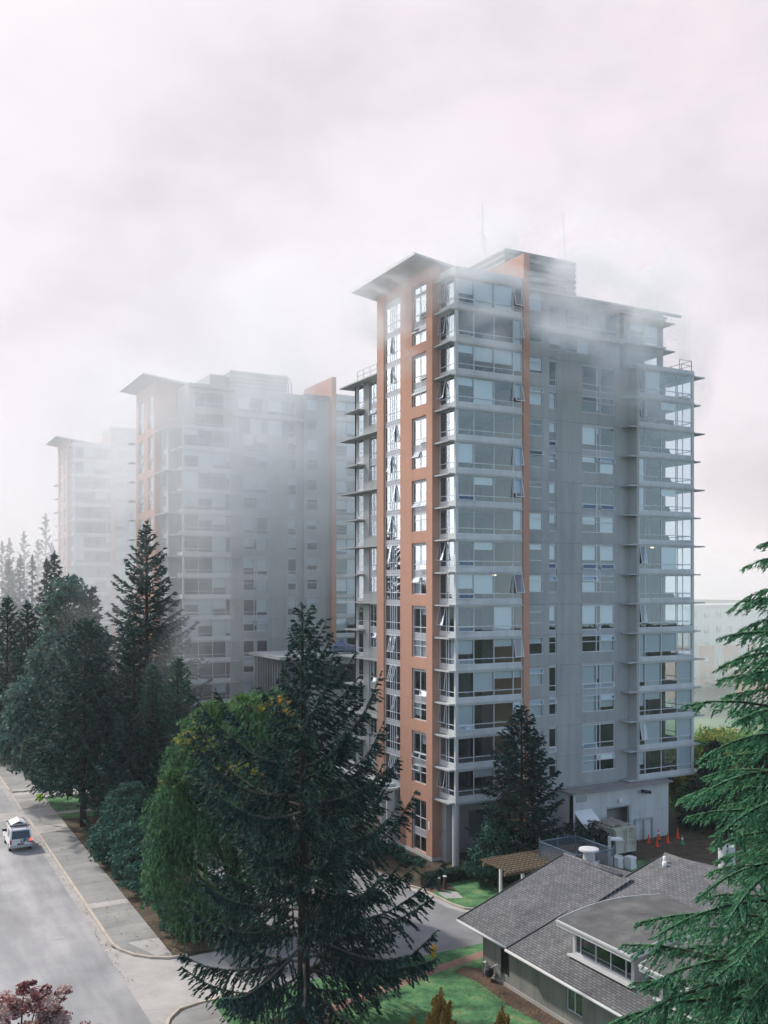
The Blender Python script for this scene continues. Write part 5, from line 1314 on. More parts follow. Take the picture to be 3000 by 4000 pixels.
def conifer(name, label, x, y, H, Rmax, seed, nb=130, u0=0.1, p=0.9, s_top=0.55, s_bot=-0.25, tip=0.35, tw=5.0, ql=0.42, qw=0.15, hang=0.35,
            mat='fir', trunk=0.3, group=None, cat='tree', zb=0.0, lenfun=None, fan=0.34, limbs=True, az_fun=None, fluff=1.0, wood='twig', top_keep=1.0, tipmat=None):
    """trunk with whorled limbs; each limb carries side twigs made of needle sprays"""
    r = np.random.default_rng(seed)
    t = thing(name, label, cat, (x, y, zb), group)
    loc = np.array([x, y, zb])
    mb = MB()
    lean = r.normal(0, 0.006, 2)*H
    path = [Vector((x+lean[0]*(i/8)**2, y+lean[1]*(i/8)**2, zb+H*0.985*i/8)) for i in range(9)]
    mb.tube(path, [trunk*(1-i/8.6)+0.02 for i in range(9)], 10)
    Cs, Ds, Ns, Ls, Ws, Ms = [], [], [], [], [], []
    us = u0 + (1-u0)*(np.arange(nb)+r.random(nb)*0.8)/nb
    us = u0 + (1-u0)*((us-u0)/(1-u0))**0.9
    for i, u in enumerate(us):
        if u > 0.985*top_keep: continue
        az = i*2.39996 + r.normal(0, 0.25)
        base = (lenfun(u) if lenfun else Rmax*((1-u)/(1-u0))**p)
        if az_fun: base *= az_fun(u, az)
        L = max(0.25, base*(0.78+0.34*r.random()))
        st = s_bot + (s_top-s_bot)*((u-u0)/(1-u0))**1.2 + r.normal(0, 0.06)
        tp = tip*(0.6+0.8*r.random())
        d = np.array([math.cos(az), math.sin(az), 0.0]); pr = np.array([-math.sin(az), math.cos(az), 0.0])
        bend = r.normal(0, 0.10)
        o = np.array([x+lean[0]*u**2, y+lean[1]*u**2, zb+H*u])
        P = lambda tt: o + L*(tt[..., None]*d + (bend*tt**2)[..., None]*pr + ((st*tt + tp*tt**3))[..., None]*np.array([0, 0, 1.0]))
        if limbs:
            pts = P(np.linspace(0.02, 0.99, 6)); rr = max(0.018, trunk*0.22*(L/Rmax)**0.8)
            mb.tube([Vector(q) for q in pts], [rr*(1-0.16*k)+0.006 for k in range(6)], 5, 1, cap=False)
        n = max(5, int(L*tw))
        tt = 0.10 + 0.90*r.random(n)**0.75
        side = np.where(r.random(n) < 0.5, -1.0, 1.0)
        tl = (L*fan*(1-tt)**0.8 + 0.22*min(1.0, ql/0.3) + 0.10*L*tt*(1-tt))*(0.6+0.7*r.random(n))
        b0 = P(tt)
        fw = 0.45+0.35*r.random(n)
        td = unit(d*fw[:, None] + pr*(side*(1-0.25*fw))[:, None] + np.array([0, 0, 1.0])*(st*0.5 + 2.0*tp*tt**2*0.4 - hang*(0.4+0.9*r.random(n)))[:, None])
        q = np.maximum(2, (tl/ql*2.3*fluff).astype(int))
        idx = np.repeat(np.arange(n), q)
        s = r.random(len(idx))
        c = b0[idx] + td[idx]*(s*tl[idx])[:, None]
        c[:, 2] -= hang*0.35*(s*tl[idx])**2
        jit = r.normal(0, 0.36, (len(idx), 3))
        dd = unit(td[idx]*0.9 + d*0.35 + jit + np.array([0, 0, -0.25*hang]))
        nn = unit(np.array([0, 0, 0.8]) + r.normal(0, 0.85, (len(idx), 3)))
        Cs.append(c + r.normal(0, 0.05, c.shape)*ql*1.2); Ds.append(dd); Ns.append(nn)
        k = 0.65+0.7*r.random(len(idx))
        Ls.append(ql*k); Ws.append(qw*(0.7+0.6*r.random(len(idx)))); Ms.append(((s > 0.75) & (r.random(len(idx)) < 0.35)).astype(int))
        # sprays along the limb itself
        m = max(3, int(L*tw*(1.6 if tipmat else 0.8))); tt = 0.2+0.8*r.random(m)
        c = P(tt); dd = unit(d + r.normal(0, 0.35, (m, 3)) + np.array([0, 0, st+2.2*tp*0.5]))
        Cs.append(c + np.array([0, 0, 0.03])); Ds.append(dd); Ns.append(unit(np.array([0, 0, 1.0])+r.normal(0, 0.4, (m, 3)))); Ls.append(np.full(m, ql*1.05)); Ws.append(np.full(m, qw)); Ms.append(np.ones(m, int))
    m = 26; zz = H*(0.93+0.075*r.random(m))
    Cs.append(np.stack([x+lean[0]+r.normal(0, 0.06, m), y+lean[1]+r.normal(0, 0.06, m), zb+zz], 1)); Ds.append(unit(r.normal(0, 0.4, (m, 3))+np.array([0, 0, 1.0]))); Ns.append(r.normal(0, 1, (m, 3))); Ls.append(np.full(m, ql)); Ws.append(np.full(m, qw)); Ms.append(np.ones(m, int))
    mb.build('trunk', [M['bark'], M[wood]], t)
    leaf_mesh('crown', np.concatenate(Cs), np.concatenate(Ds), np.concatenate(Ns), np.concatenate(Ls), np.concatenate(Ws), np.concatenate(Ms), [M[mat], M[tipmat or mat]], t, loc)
    return t

def lumps_cloud(r, lumps, n, ll, lw, shell=0.55, up=0.25, down=0.0):
    """leaf clumps scattered through ellipsoidal lumps: sub-lumps give uneven outlines and gaps"""
    Cs, Ds, Ns, MIs = [], [], [], []
    vol = np.array([l[3]*l[4]*l[5] for l in lumps])**0.72; vol /= vol.sum()
    for li, l in enumerate(lumps):
        k = int(n*vol[li]); c0 = np.array(l[:3]); rad = np.array(l[3:6])
        ns = max(6, int(k/46))
        d = unit(r.normal(0, 1, (ns, 3))); sc = c0 + d*rad*(shell+(1.02-shell)*r.random((ns, 1)))
        sr = (0.16+0.16*r.random(ns))*rad.mean()+ll*0.4
        idx = r.integers(0, ns, k)
        e = unit(r.normal(0, 1, (k, 3)))
        c = sc[idx] + e*(sr[idx]*r.random(k)**0.45)[:, None]*np.array([1.1, 1.1, 0.75])
        out = unit((c-c0)/rad**1.0)
        Cs.append(c)
        Ds.append(unit(r.normal(0, 0.8, (k, 3)) + out*0.5 + np.array([0, 0, -down])))
        Ns.append(unit(out*0.7 + np.array([0, 0, up]) + r.normal(0, 0.55, (k, 3))))
        MIs.append(np.full(k, l[6] if len(l) > 6 else 0))
    C = np.concatenate(Cs); n = len(C)
    return C, np.concatenate(Ds), np.concatenate(Ns), ll*(0.65+0.7*r.random(n)), lw*(0.65+0.7*r.random(n)), np.concatenate(MIs)

def bushy(name, label, x, y, lumps, n, ll, lw, mats, seed, cat='tree', trunk=None, group=None, zb=0.0, stem='trunk', up=0.25, down=0.0, shell=0.55):
    r = np.random.default_rng(seed)
    t = thing(name, label, cat, (x, y, zb), group)
    mb = MB(); tr = trunk or 0.12
    top = max(l[2] for l in lumps)
    mb.tube([(x, y, zb), (x+0.05, y, zb+(top-zb)*0.35), (x, y+0.06, zb+(top-zb)*0.8)], [tr, tr*0.75, tr*0.3], 8)
    for l in lumps:
        a = Vector((x, y, zb+(l[2]-zb)*0.45)); b = Vector(l[:3]); mid = a.lerp(b, 0.5)+Vector((0, 0, 0.12*(b-a).length))
        mb.tube([a, mid, b], [tr*0.45, tr*0.3, tr*0.12], 6, cap=False)
    mb.build(stem, M['bark'], t)
    C, D, Nn, L, W, MI = lumps_cloud(r, lumps, n, ll, lw, shell, up, down)
    C[:, 2] = np.maximum(C[:, 2], zb+0.06)
    leaf_mesh('crown' if cat == 'tree' else 'foliage', C, D, Nn, L, W, MI, [M[m] for m in mats], t, np.array([x, y, zb]))
    return t

# --- the big fir in front, right of the street
def fir_len(u):
    z = u*22.4
    pts = [(0, 7.2), (3.0, 7.9), (5.0, 7.3), (8.0, 6.7), (11.0, 6.1), (13.5, 5.3), (15.5, 3.7), (17.5, 2.4), (19.0, 1.6), (21.0, 0.85), (22.4, 0.3)]
    return float(np.interp(z, [a for a, b in pts], [b for a, b in pts]))*0.98
fir_r = random.Random(5)
def fir_az(u, az):
    # on the street side (left) a few limbs reach far out and the rest stay short, so gaps open between them
    a = max(0, math.cos(az - math.atan2(SS, -CC))); z = u*22.4
    if 8.0 < z < 14.6: return 1.0 + a*(0.34 if fir_r.random() < 0.33 else -0.50)
    if z >= 14.6: return 1.0 - 0.36*a
    return 1.0 + (-0.12*a if z < 8 else 0)
conifer('fir_tree', 'tall dark fir in front with long bare-tipped limbs, standing on the lawn by the lane', 19.9, 45.7, 22.5, 7.9, 11, nb=128, u0=0.105, s_top=0.95, s_bot=-0.30,
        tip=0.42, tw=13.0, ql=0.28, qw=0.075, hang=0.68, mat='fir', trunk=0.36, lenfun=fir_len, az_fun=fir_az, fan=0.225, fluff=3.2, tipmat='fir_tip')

# --- conifers and cypresses along the street, far side to near side
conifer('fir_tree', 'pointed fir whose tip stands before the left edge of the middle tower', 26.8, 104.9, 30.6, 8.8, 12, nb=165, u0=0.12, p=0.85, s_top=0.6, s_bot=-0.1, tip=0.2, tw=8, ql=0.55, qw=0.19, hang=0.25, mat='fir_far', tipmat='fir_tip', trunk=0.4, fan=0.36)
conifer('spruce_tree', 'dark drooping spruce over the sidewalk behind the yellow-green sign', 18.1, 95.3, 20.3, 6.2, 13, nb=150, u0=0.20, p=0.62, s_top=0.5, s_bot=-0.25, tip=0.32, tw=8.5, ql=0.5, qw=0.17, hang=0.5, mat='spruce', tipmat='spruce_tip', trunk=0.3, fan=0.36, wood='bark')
cyp = []
for (dx, dy, z, rr, h) in ((0, 0, 20.5, 2.6, 4.2), (-1.6, -1, 15.5, 3.0, 4.0), (1.5, 1, 15.0, 3.2, 4.5), (-3.6, -1.5, 11.0, 3.2, 3.6), (0.5, -2.0, 10.5, 3.8, 4.0), (-5.0, -0.5, 7.0, 3.0, 3.2), (-2.2, -3.0, 6.0, 3.6, 3.4), (2.5, -1.0, 7.5, 4.0, 4.2)):
    cyp.append((19.4+dx, 110+dy, z, rr, rr, h))
bushy('cypress_tree', 'broad grey-green cypress stepping down to the left edge over the street', 19.4, 110, cyp, 42000, 0.50, 0.27, ['cypress'], 14, trunk=0.4, up=0.5)
conifer('fir_tree', 'narrow dark spire between the grey cypress and the pointed fir', 21.5, 107.5, 23.4, 3.0, 15, nb=100, u0=0.2, p=0.55, tw=8, ql=0.6, qw=0.24, hang=0.3, mat='fir_far', trunk=0.22, s_bot=0.0)
for i, (px, yy, D, Rr, lab) in enumerate(((28, 2185, 150, 3.2, 'leftmost thin conifer of the misty row behind the cypress'), (52, 2240, 158, 3.0, 'short misty conifer tucked between the two leftmost spires'),
                                  (75, 2172, 150, 3.2, 'second tall spire of the misty row, drooping limbs'), (124, 2168, 146, 2.6, 'sparse skeletal conifer with bare top in the misty row'),
                                  (182, 2185, 140, 3.6, 'dark conifer left of the twin-topped one in the misty row'), (218, 2156, 138, 4.4, 'twin-topped dense conifer at the right end of the misty row'))):
    a = (px-1500)/F; X_, Y_ = D*(a*CC+SS), D*(CC-a*SS); Ht = CZ-(yy-HZ)/F*D
    sp = i == 3
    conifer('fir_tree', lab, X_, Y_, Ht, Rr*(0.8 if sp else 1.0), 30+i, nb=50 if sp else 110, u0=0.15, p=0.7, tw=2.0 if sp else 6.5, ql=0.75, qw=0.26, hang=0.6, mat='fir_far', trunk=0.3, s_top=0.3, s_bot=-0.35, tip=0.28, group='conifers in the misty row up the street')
for i, (px, yy, D, Rr) in enumerate(((40, 2105, 260, 5), (95, 2080, 270, 5.5), (150, 2110, 265, 5), (178, 2010, 255, 6.5), (10, 2120, 255, 5), (205, 2120, 262, 5))):
    a = (px-1500)/F; X_, Y_ = D*(a*CC+SS), D*(CC-a*SS); Ht = CZ-(yy-HZ)/F*D
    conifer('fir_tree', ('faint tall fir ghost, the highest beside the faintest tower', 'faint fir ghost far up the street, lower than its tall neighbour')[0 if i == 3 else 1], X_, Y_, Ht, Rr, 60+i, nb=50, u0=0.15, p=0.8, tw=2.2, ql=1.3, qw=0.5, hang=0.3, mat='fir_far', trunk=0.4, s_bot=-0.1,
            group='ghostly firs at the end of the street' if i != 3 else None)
for i, (px, yy, D, Rr) in enumerate(((25, 2330, 128, 5.2), (112, 2350, 122, 4.6))):
    a = (px-1500)/F; X_, Y_ = D*(a*CC+SS), D*(CC-a*SS); Ht = CZ-(yy-HZ)/F*D
    conifer('spruce_tree', ('full dark spruce at the left edge under the misty row', 'full dark spruce left of the grey cypress top')[i], X_, Y_, Ht, Rr, 85+i, nb=130, u0=0.06, p=0.7, tw=7, ql=0.6, qw=0.2, hang=0.4, mat='fir_far', tipmat='fir_tip', trunk=0.3, s_bot=-0.2, fan=0.4)
# pale columnar conifers left of the willow
for (px, yy, D, Rr, lab, sd_) in ((598, 2600, 92, 2.3, 'pale sage conifer with a pointed tip left of its taller twin', 41), (692, 2575, 90, 2.6, 'pale sage conifer, the taller twin beside the weeping tree', 42), (560, 2760, 93, 2.2, 'low sage conifer with horizontal boughs under the pointed one', 43)):
    a = (px-1500)/F; X_, Y_ = D*(a*CC+SS), D*(CC-a*SS); Ht = CZ-(yy-HZ)/F*D
    conifer('cypress_tree', lab, X_, Y_, Ht, Rr+0.8, sd_, nb=150, u0=0.06, p=0.62, s_top=1.0, s_bot=0.1, tip=0.2, tw=9, ql=0.42, qw=0.16, hang=0.05, mat='sage', trunk=0.2, fan=0.4)
conifer('fir_tree', 'shadowy fir filling the gap under the pointed fir', 23.5, 97.0, 19.5, 5.5, 47, nb=130, u0=0.06, p=0.7, tw=7.5, ql=0.55, qw=0.22, hang=0.3, mat='fir_far', trunk=0.3, fan=0.4)
conifer('fir_tree', 'low dark fir behind the rhododendrons', 21.0, 88.0, 12.5, 4.6, 48, nb=120, u0=0.04, p=0.7, tw=8, ql=0.45, qw=0.2, hang=0.3, mat='spruce', trunk=0.25, fan=0.4, wood='bark')

# rhododendrons along the sidewalk
def rel(x, y, L): return [(x+a, y+b, c, d, d, e) for a, b, c, d, e in L]
bushy('rhododendron', 'large glossy rhododendron nearest the dark spruce on the sidewalk edge', 18.9, 82.5, rel(18.9, 82.5, [(0, 0, 2.6, 2.2, 1.8), (-1.0, -1.6, 1.7, 1.9, 1.5), (1.0, 1.4, 4.4, 2.1, 1.9), (0.2, 2.0, 2.3, 2.2, 1.9), (1.5, -0.5, 3.3, 2.0, 1.6)]), 13000, 0.30, 0.16, ['rhodo'], 21, 'shrub', 0.09, None, 0.1, 'stem', 0.5)
bushy('rhododendron', 'round rhododendron in the middle of the shrubs by the sidewalk', 18.5, 77.0, rel(18.5, 77.0, [(0, 0, 1.6, 1.9, 1.5), (0.8, 1.2, 2.6, 1.9, 1.6), (-0.4, -1.6, 1.3, 1.5, 1.2), (1.2, -1.0, 2.2, 1.6, 1.4)]), 9500, 0.28, 0.14, ['rhodo'], 22, 'shrub', 0.08, None, 0.1, 'stem', 0.5)
bushy('rhododendron', 'small rhododendron at the foot of the weeping tree', 18.0, 71.6, rel(18.0, 71.6, [(0, 0, 1.5, 1.5, 1.3), (0.6, 1.4, 1.9, 1.6, 1.5), (0.5, -1.3, 1.2, 1.2, 1.0)]), 4500, 0.27, 0.13, ['rhodo'], 23, 'shrub', 0.07, None, 0.1, 'stem', 0.5)
bushy('laurel_shrub', 'low clipped dark laurel at the sidewalk edge by the spruce trunk', 17.9, 85.6, rel(17.9, 85.6, [(0, 0, 1.1, 0.9, 0.9), (0.4, -0.9, 0.9, 0.8, 0.7)]), 1800, 0.22, 0.11, ['hedge'], 24, 'shrub', 0.05, None, 0.1, 'stem', 0.4)

# --- the weeping tree with yellow patches
def weeping(x, y, seed):
    r = np.random.default_rng(seed)
    t = thing('weeping_tree', 'broad weeping tree with hanging strands and yellow patches, behind the tall dark fir', 'tree', (x, y, 0.1))
    loc = np.array([x, y, 0.1]); mb = MB()
    mb.tube([(x, y, 0.1), (x+0.1, y, 5), (x, y+0.2, 11)], [0.5, 0.4, 0.2], 10)
    domes = [(-1.8, 0.8, 11.4, 2.6, 3.6), (1.6, -0.4, 13.2, 2.5, 3.4), (3.8, 1.0, 10.6, 2.6, 4.0), (-3.9, -0.6, 8.2, 2.2, 3.8), (-0.2, -2.8, 9.2, 2.5, 3.6), (5.4, -1.4, 8.2, 2.3, 3.6), (-0.6, 2.6, 13.0, 2.1, 2.8), (-4.9, -2.2, 4.9, 1.7, 2.8), (-3.6, -4.0, 3.0, 1.6, 2.4), (2.6, -3.4, 7.0, 2.2, 3.2), (-2.6, -2.6, 6.6, 2.0, 3.2), (1.0, -4.2, 4.6, 2.0, 2.8), (4.6, -3.6, 4.4, 2.0, 2.8)]
    for d in domes: mb.tube([(x, y, d[2]*0.4), (x+d[0]*0.5, y+d[1]*0.5, d[2]*0.85), (x+d[0], y+d[1], d[2]+d[4]*0.7)], [0.2, 0.13, 0.04], 6, cap=False)
    mb.build('trunk', M['bark'], t)
    Cs, Ds, Ns, Ls, Ws, MI = [], [], [], [], [], []
    for di, (dx, dy, z, rr, h) in enumerate(domes):
        ns = int(72*rr)
        e = unit(r.normal(0, 1, (ns, 3))); e[:, 2] = np.abs(e[:, 2])*0.9+0.12; e = unit(e)
        p0 = np.array([x+dx, y+dy, z]) + e*np.array([rr, rr, h*0.62])*(0.72+0.33*r.random((ns, 1)))
        ln = (1.5+4.2*r.random(ns)**1.4)*(1.0 if di < 7 else 0.6)
        ln = np.minimum(ln, p0[:, 2]-0.3)
        q = np.maximum(3, (ln/0.125).astype(int)); idx = np.repeat(np.arange(ns), q)
        s = r.random(len(idx))*ln[idx]
        outv = e.copy(); outv[:, 2] = 0; outv = unit(outv)
        sway = r.normal(0, 0.25, (ns, 3)); sway[:, 2] = 0
        c = p0[idx] + outv[idx]*(0.35*np.minimum(s, 1.2))[:, None] + sway[idx]*(s*0.12)[:, None]
        c[:, 2] -= s; c += r.normal(0, 0.07, c.shape)
        Cs.append(c); Ds.append(unit(r.normal(0, 0.45, (len(idx), 3))+np.array([0, 0, -0.9])+outv[idx]*0.3)); Ns.append(unit(outv[idx]+r.normal(0, 0.5, (len(idx), 3)))); MI.append(np.zeros(len(idx)))
    lum = [(x+d[0], y+d[1], d[2]+d[4]*0.42, d[3]*0.72, d[3]*0.72, d[4]*0.34, 1) for d in domes[:7]]
    for (a, b, z, q_) in ((0.9, -3.9, 10.4, 0.7), (3.4, -1.8, 14.9, 0.9)): lum.append((x+a, y+b, z, q_, q_, q_*0.8, 2))
    C, D, Nn, L, W, mi = lumps_cloud(r, lum, 11000, 0.28, 0.15, 0.6, 0.4)
    Cs.append(C); Ds.append(D); Ns.append(Nn); MI.append(mi)
    C = np.concatenate(Cs); n = len(C); C[:, 2] = np.maximum(C[:, 2], 0.25)
    leaf_mesh('crown', C, np.concatenate(Ds), np.concatenate(Ns), 0.34*(0.6+0.8*r.random(n)), 0.145*(0.7+0.6*r.random(n)), np.concatenate(MI), [M['willow'], M['willow_top'], M['autumn']], t, loc)
weeping(22.3, 64.2, 51)
bushy('ivy_shrub', 'ivy-draped shrub against the weeping tree at the sidewalk edge', 18.0, 66.0, rel(18.0, 66.0, [(0, 0, 2.2, 1.4, 2.0), (0.5, 1.5, 1.6, 1.3, 1.5), (0.4, -1.6, 1.5, 1.2, 1.4), (0.9, -0.2, 4.2, 1.3, 1.6)]), 6000, 0.24, 0.13, ['willow'], 25, 'shrub', 0.07, None, 0.1, 'stem', 0.3, 0.4)
bushy('laurel_shrub', 'deep green laurel under the weeping tree beside the driveway corner', 18.5, 61.7, rel(18.5, 61.7, [(0, 0, 1.5, 1.5, 1.4), (1.8, 0.5, 1.8, 1.6, 1.6), (-0.6, 1.6, 1.2, 1.2, 1.1), (3.6, 0.4, 1.5, 1.5, 1.4)]), 6500, 0.25, 0.13, ['rhodo'], 26, 'shrub', 0.07, None, 0.1, 'stem', 0.4)
bushy('leafy_tree', 'rounded green tree behind the tall fir, beside the low connecting block', 33.0, 82.0, rel(33.0, 82.0, [(0, 0, 10.2, 3.0, 3.2), (-1.8, -1.0, 8.0, 2.6, 2.6), (1.6, -1.0, 7.4, 2.8, 2.8), (0, -1.6, 5.0, 3.2, 2.6), (-0.4, 0.5, 12.4, 1.9, 2.0)]), 9000, 0.40, 0.22, ['willow'], 27, trunk=0.22)

# --- by the nearest tower
conifer('spruce_tree', 'dark spruce standing against the base of the nearest tower', 45.9, 61.7, 13.9, 4.7, 71, nb=165, u0=0.03, p=0.7, s_top=0.5, s_bot=-0.1, tip=0.2, tw=11, ql=0.36, qw=0.13, hang=0.3, mat='fir', trunk=0.22, fan=0.36)
bushy('cherry_laurel', 'broad-leaved shrub under the corner bay of the nearest tower', 42.6, 61.6, rel(42.6, 61.6, [(0, 0, 2.0, 1.7, 1.6), (1.4, 0.8, 3.4, 1.6, 1.3), (1.8, -0.6, 1.5, 1.7, 1.4), (-0.9, 0.6, 1.1, 1.0, 0.9)]), 5200, 0.34, 0.17, ['rhodo'], 72, 'shrub', 0.09, None, 0.1, 'stem', 0.6)
bushy('yew_shrub', 'dark mass of yew between spruce and container', 51.6, 62.6, rel(51.6, 62.6, [(0, 0, 1.6, 1.9, 1.8), (2.2, 0.4, 1.8, 1.7, 1.7), (-1.8, -0.4, 1.5, 1.7, 1.6), (3.6, 1.0, 1.6, 1.4, 1.6)]), 6500, 0.24, 0.11, ['fir'], 73, 'shrub', 0.09, None, 0.0, 'stem', 0.3)
conifer('fir_tree', 'dark fir at the right end of the loading dock', 71.5, 65.2, 8.6, 3.4, 74, nb=120, u0=0.05, p=0.7, tw=9, ql=0.45, qw=0.17, hang=0.3, mat='fir', trunk=0.2, fan=0.4)
conifer('fir_tree', 'second dark fir behind the cones, half hidden by cedar branches', 76.5, 63.4, 8.8, 4.2, 75, nb=120, u0=0.05, p=0.7, tw=9, ql=0.5, qw=0.18, hang=0.3, mat='fir', trunk=0.2, fan=0.4)
hg = MB()
bushy('creeper_shrub', 'creeping juniper at the orange corner of the nearest tower', 39.9, 71.5, rel(39.9, 71.5, [(0, 0, 0.5, 0.9, 0.6), (0.2, -1.6, 0.45, 0.8, 0.5), (-0.1, 1.7, 0.5, 0.9, 0.6), (0.6, -2.6, 0.4, 0.6, 0.45)]), 2600, 0.26, 0.11, ['rhodo'], 76, 'shrub', 0.05, None, 0.0, 'stem', 0.5)
# clipped hedge
def hedge():
    r = np.random.default_rng(77); n = 5200
    t = thing('hedge', 'low clipped hedge behind the two bollards', 'hedge', (40.2, 63.6, 0.1))
    u = r.random(n); v = r.random(n)-0.5; w_ = r.random(n); e = r.integers(0, 3, n)
    v = np.where(e == 0, np.sign(v)*0.5, v); w_ = np.where(e == 1, 1.0, w_)
    C = np.stack([37.7+u*6.2, 63.6+0.25*u+v*0.9, 0.12+w_*0.85], 1)+r.normal(0, 0.03, (n, 3))
    leaf_mesh('foliage', C, unit(r.normal(0, 1, (n, 3))), unit(r.normal(0, 0.6, (n, 3))+np.array([0, -0.3, 0.8])), 0.15*(0.7+0.6*r.random(n)), 0.075*(0.7+0.6*r.random(n)), None, [M['hedge']], t, np.array([40.2, 63.6, 0.1]))
    b = MB(); b.box(37.85, 43.8, 63.32, 63.98, 0.1, 0.86); b.build('stem', M['bark'], t)
hedge()

# --- right edge: cedar close to the viewer
def cedar_len(u):
    z = u*27.5
    pts = [(2, 8.0), (6, 7.8), (9.3, 7.4), (9.9, 8.7), (10.4, 8.2), (10.9, 6.2), (12.5, 5.6), (14.3, 5.4), (17.3, 4.6), (19.4, 4.0), (22, 3.6), (24.5, 2.6), (27.5, 0.5)]
    return float(np.interp(z, [a for a, b in pts], [b for a, b in pts]))
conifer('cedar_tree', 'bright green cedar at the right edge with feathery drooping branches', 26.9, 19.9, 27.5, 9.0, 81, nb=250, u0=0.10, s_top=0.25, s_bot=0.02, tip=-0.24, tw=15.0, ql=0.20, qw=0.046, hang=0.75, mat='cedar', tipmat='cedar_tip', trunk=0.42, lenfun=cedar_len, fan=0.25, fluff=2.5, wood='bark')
# --- bottom edge: purple maple, golden conifers
def maple():
    x, y = 5.2, 40.6
    L = []
    for (a, z, q) in ((-1.6, 5.2, 1.2), (-0.6, 5.9, 1.0), (0.6, 6.4, 0.75), (1.0, 5.6, 0.9), (1.7, 6.75, 0.42), (1.9, 4.9, 0.9), (0.2, 4.6, 1.3), (-1.2, 4.0, 1.4), (2.4, 4.3, 0.7), (0.1, 6.9, 0.45)):
        L.append((x+(a*1.12+0.1)*CC, y-(a*1.12+0.1)*SS, z+0.45, q*1.15, q*1.15, q*0.5))
    bushy('maple_tree', 'purple-leaved maple poking up at the lower left corner beside the road', x, y, L, 16000, 0.17, 0.11, ['maple'], 91, trunk=0.13, up=0.7, shell=0.25)
maple()
def golden(x, y, H, rr, lab, seed):
    # upright bronze conifer: a bunch of rising plumes
    r = np.random.default_rng(seed)
    t = thing('golden_conifer', lab, 'tree', (x, y, 0.1)); mb = MB()
    mb.tube([(x, y, 0.1), (x, y, H*0.9)], [0.07, 0.015], 7); mb.build('trunk', M['bark'], t)
    Cs = []
    for k in range(17):
        a = k*2.4; d = rr*0.62*math.sqrt(k/17); top = H*(1.0-0.50*(k/17)**0.9)*(0.92+0.12*r.random())
        if k == 0: top = H
        n = 620; u = r.random(n)**0.8; wd = rr*(0.34-0.12*k/17)*(1.05-u)**0.7
        e = r.normal(0, 0.5, (n, 2))
        Cs.append(np.stack([x+d*math.cos(a)*(0.5+0.6*u)+e[:, 0]*wd, y+d*math.sin(a)*(0.5+0.6*u)+e[:, 1]*wd, 0.15+u*(top-0.15)], 1))
    C = np.concatenate(Cs); n = len(C)
    leaf_mesh('crown', C, unit(r.normal(0, 0.5, (n, 3))+np.array([0, 0, 0.8])), r.normal(0, 1, (n, 3)), 0.17*(0.6+0.8*r.random(n)), 0.075*(0.7+0.6*r.random(n)), None, [M['gold']], t, np.array([x, y, 0.1]))
for (px, yy, D, Hh, rr, lab, sd_) in ((1722, 3860, 46, 4.0, 1.25, 'tallest bronze conifer of the three at the bottom edge', 92), (1962, 3930, 46, 3.1, 0.8, 'slim bronze conifer at the bottom edge, nearest the house', 93), (1612, 3975, 46, 2.6, 1.0, 'lowest bronze conifer, only its tip above the bottom edge', 94)):
    a = (px-1500)/F; X_, Y_ = D*(a*CC+SS), D*(CC-a*SS)
    Hh = CZ-(yy-HZ)/F*D
    golden(X_, Y_, Hh, rr, lab, sd_)

# --- behind the nearest tower on the right
for i, (px, yy, D, rr, lab) in enumerate(((2745, 2885, 108, 5.2, 'yellow-green bush at the right foot of the nearest tower'), (2850, 2845, 112, 6.0, 'sunlit yellowish bush in the middle of the far right shrubs'), (2950, 2860, 105, 5.6, 'sunlit bush far right behind the cedar branches'))):
    a = (px-1500)/F; X_, Y_ = D*(a*CC+SS), D*(CC-a*SS); Ht = max(2.5, CZ-(yy-HZ)/F*D)
    bushy('leafy_tree', lab, X_, Y_, rel(X_, Y_, [(0, 0, Ht*0.62, rr*0.8, Ht*0.36), (-rr*0.5*CC, rr*0.5*SS, Ht*0.42, rr*0.7, Ht*0.36), (rr*0.5*CC, -rr*0.5*SS, Ht*0.45, rr*0.7, Ht*0.36), (-rr*0.2, -rr*0.5, Ht*0.3, rr*0.8, Ht*0.3)]), 16000, 0.48, 0.26, ['meadow_tree'], 101+i, trunk=0.15)
for i, (px, yy, D, rr) in enumerate(((2790, 3060, 97, 3.6), (2885, 3075, 94, 4.0), (2985, 3090, 90, 4.0))):
    a = (px-1500)/F; X_, Y_ = D*(a*CC+SS), D*(CC-a*SS); Ht = max(4.0, CZ-(yy-HZ)/F*D)
    bushy('leafy_tree', ('dark green bush below the left yellow-green one, by the tower foot', 'dark green bush in the middle under the sunlit shrubs', 'dark green bush at the far right edge behind the cedar')[i], X_, Y_, rel(X_, Y_, [(0, 0, Ht*0.6, rr*0.8, Ht*0.4), (-rr*0.5, 0.3, Ht*0.4, rr*0.7, Ht*0.38), (rr*0.5, -0.3, Ht*0.42, rr*0.7, Ht*0.38)]), 10000, 0.40, 0.2, ['willow'], 111+i, trunk=0.15)
for i, (px, D, Hh) in enumerate(((2765, 172, 6.0), (2880, 178, 7.5), (2935, 168, 6.0), (2720, 176, 5.0))):
    a = (px-1500)/F; X_, Y_ = D*(a*CC+SS), D*(CC-a*SS)
    bushy('leafy_tree', ('misty tree before the left windows of the far brick block', 'misty tree before the right part of the far brick block', 'misty tree beside the orange gable', 'misty low tree just right of the nearest tower')[i], X_, Y_, rel(X_, Y_, [(0, 0, Hh*0.6, 3.0, Hh*0.38), (-2, 0.5, Hh*0.4, 2.6, Hh*0.35), (2, -0.5, Hh*0.42, 2.6, Hh*0.35)]), 1800, 0.75, 0.4, ['spruce'], 121+i, trunk=0.18)
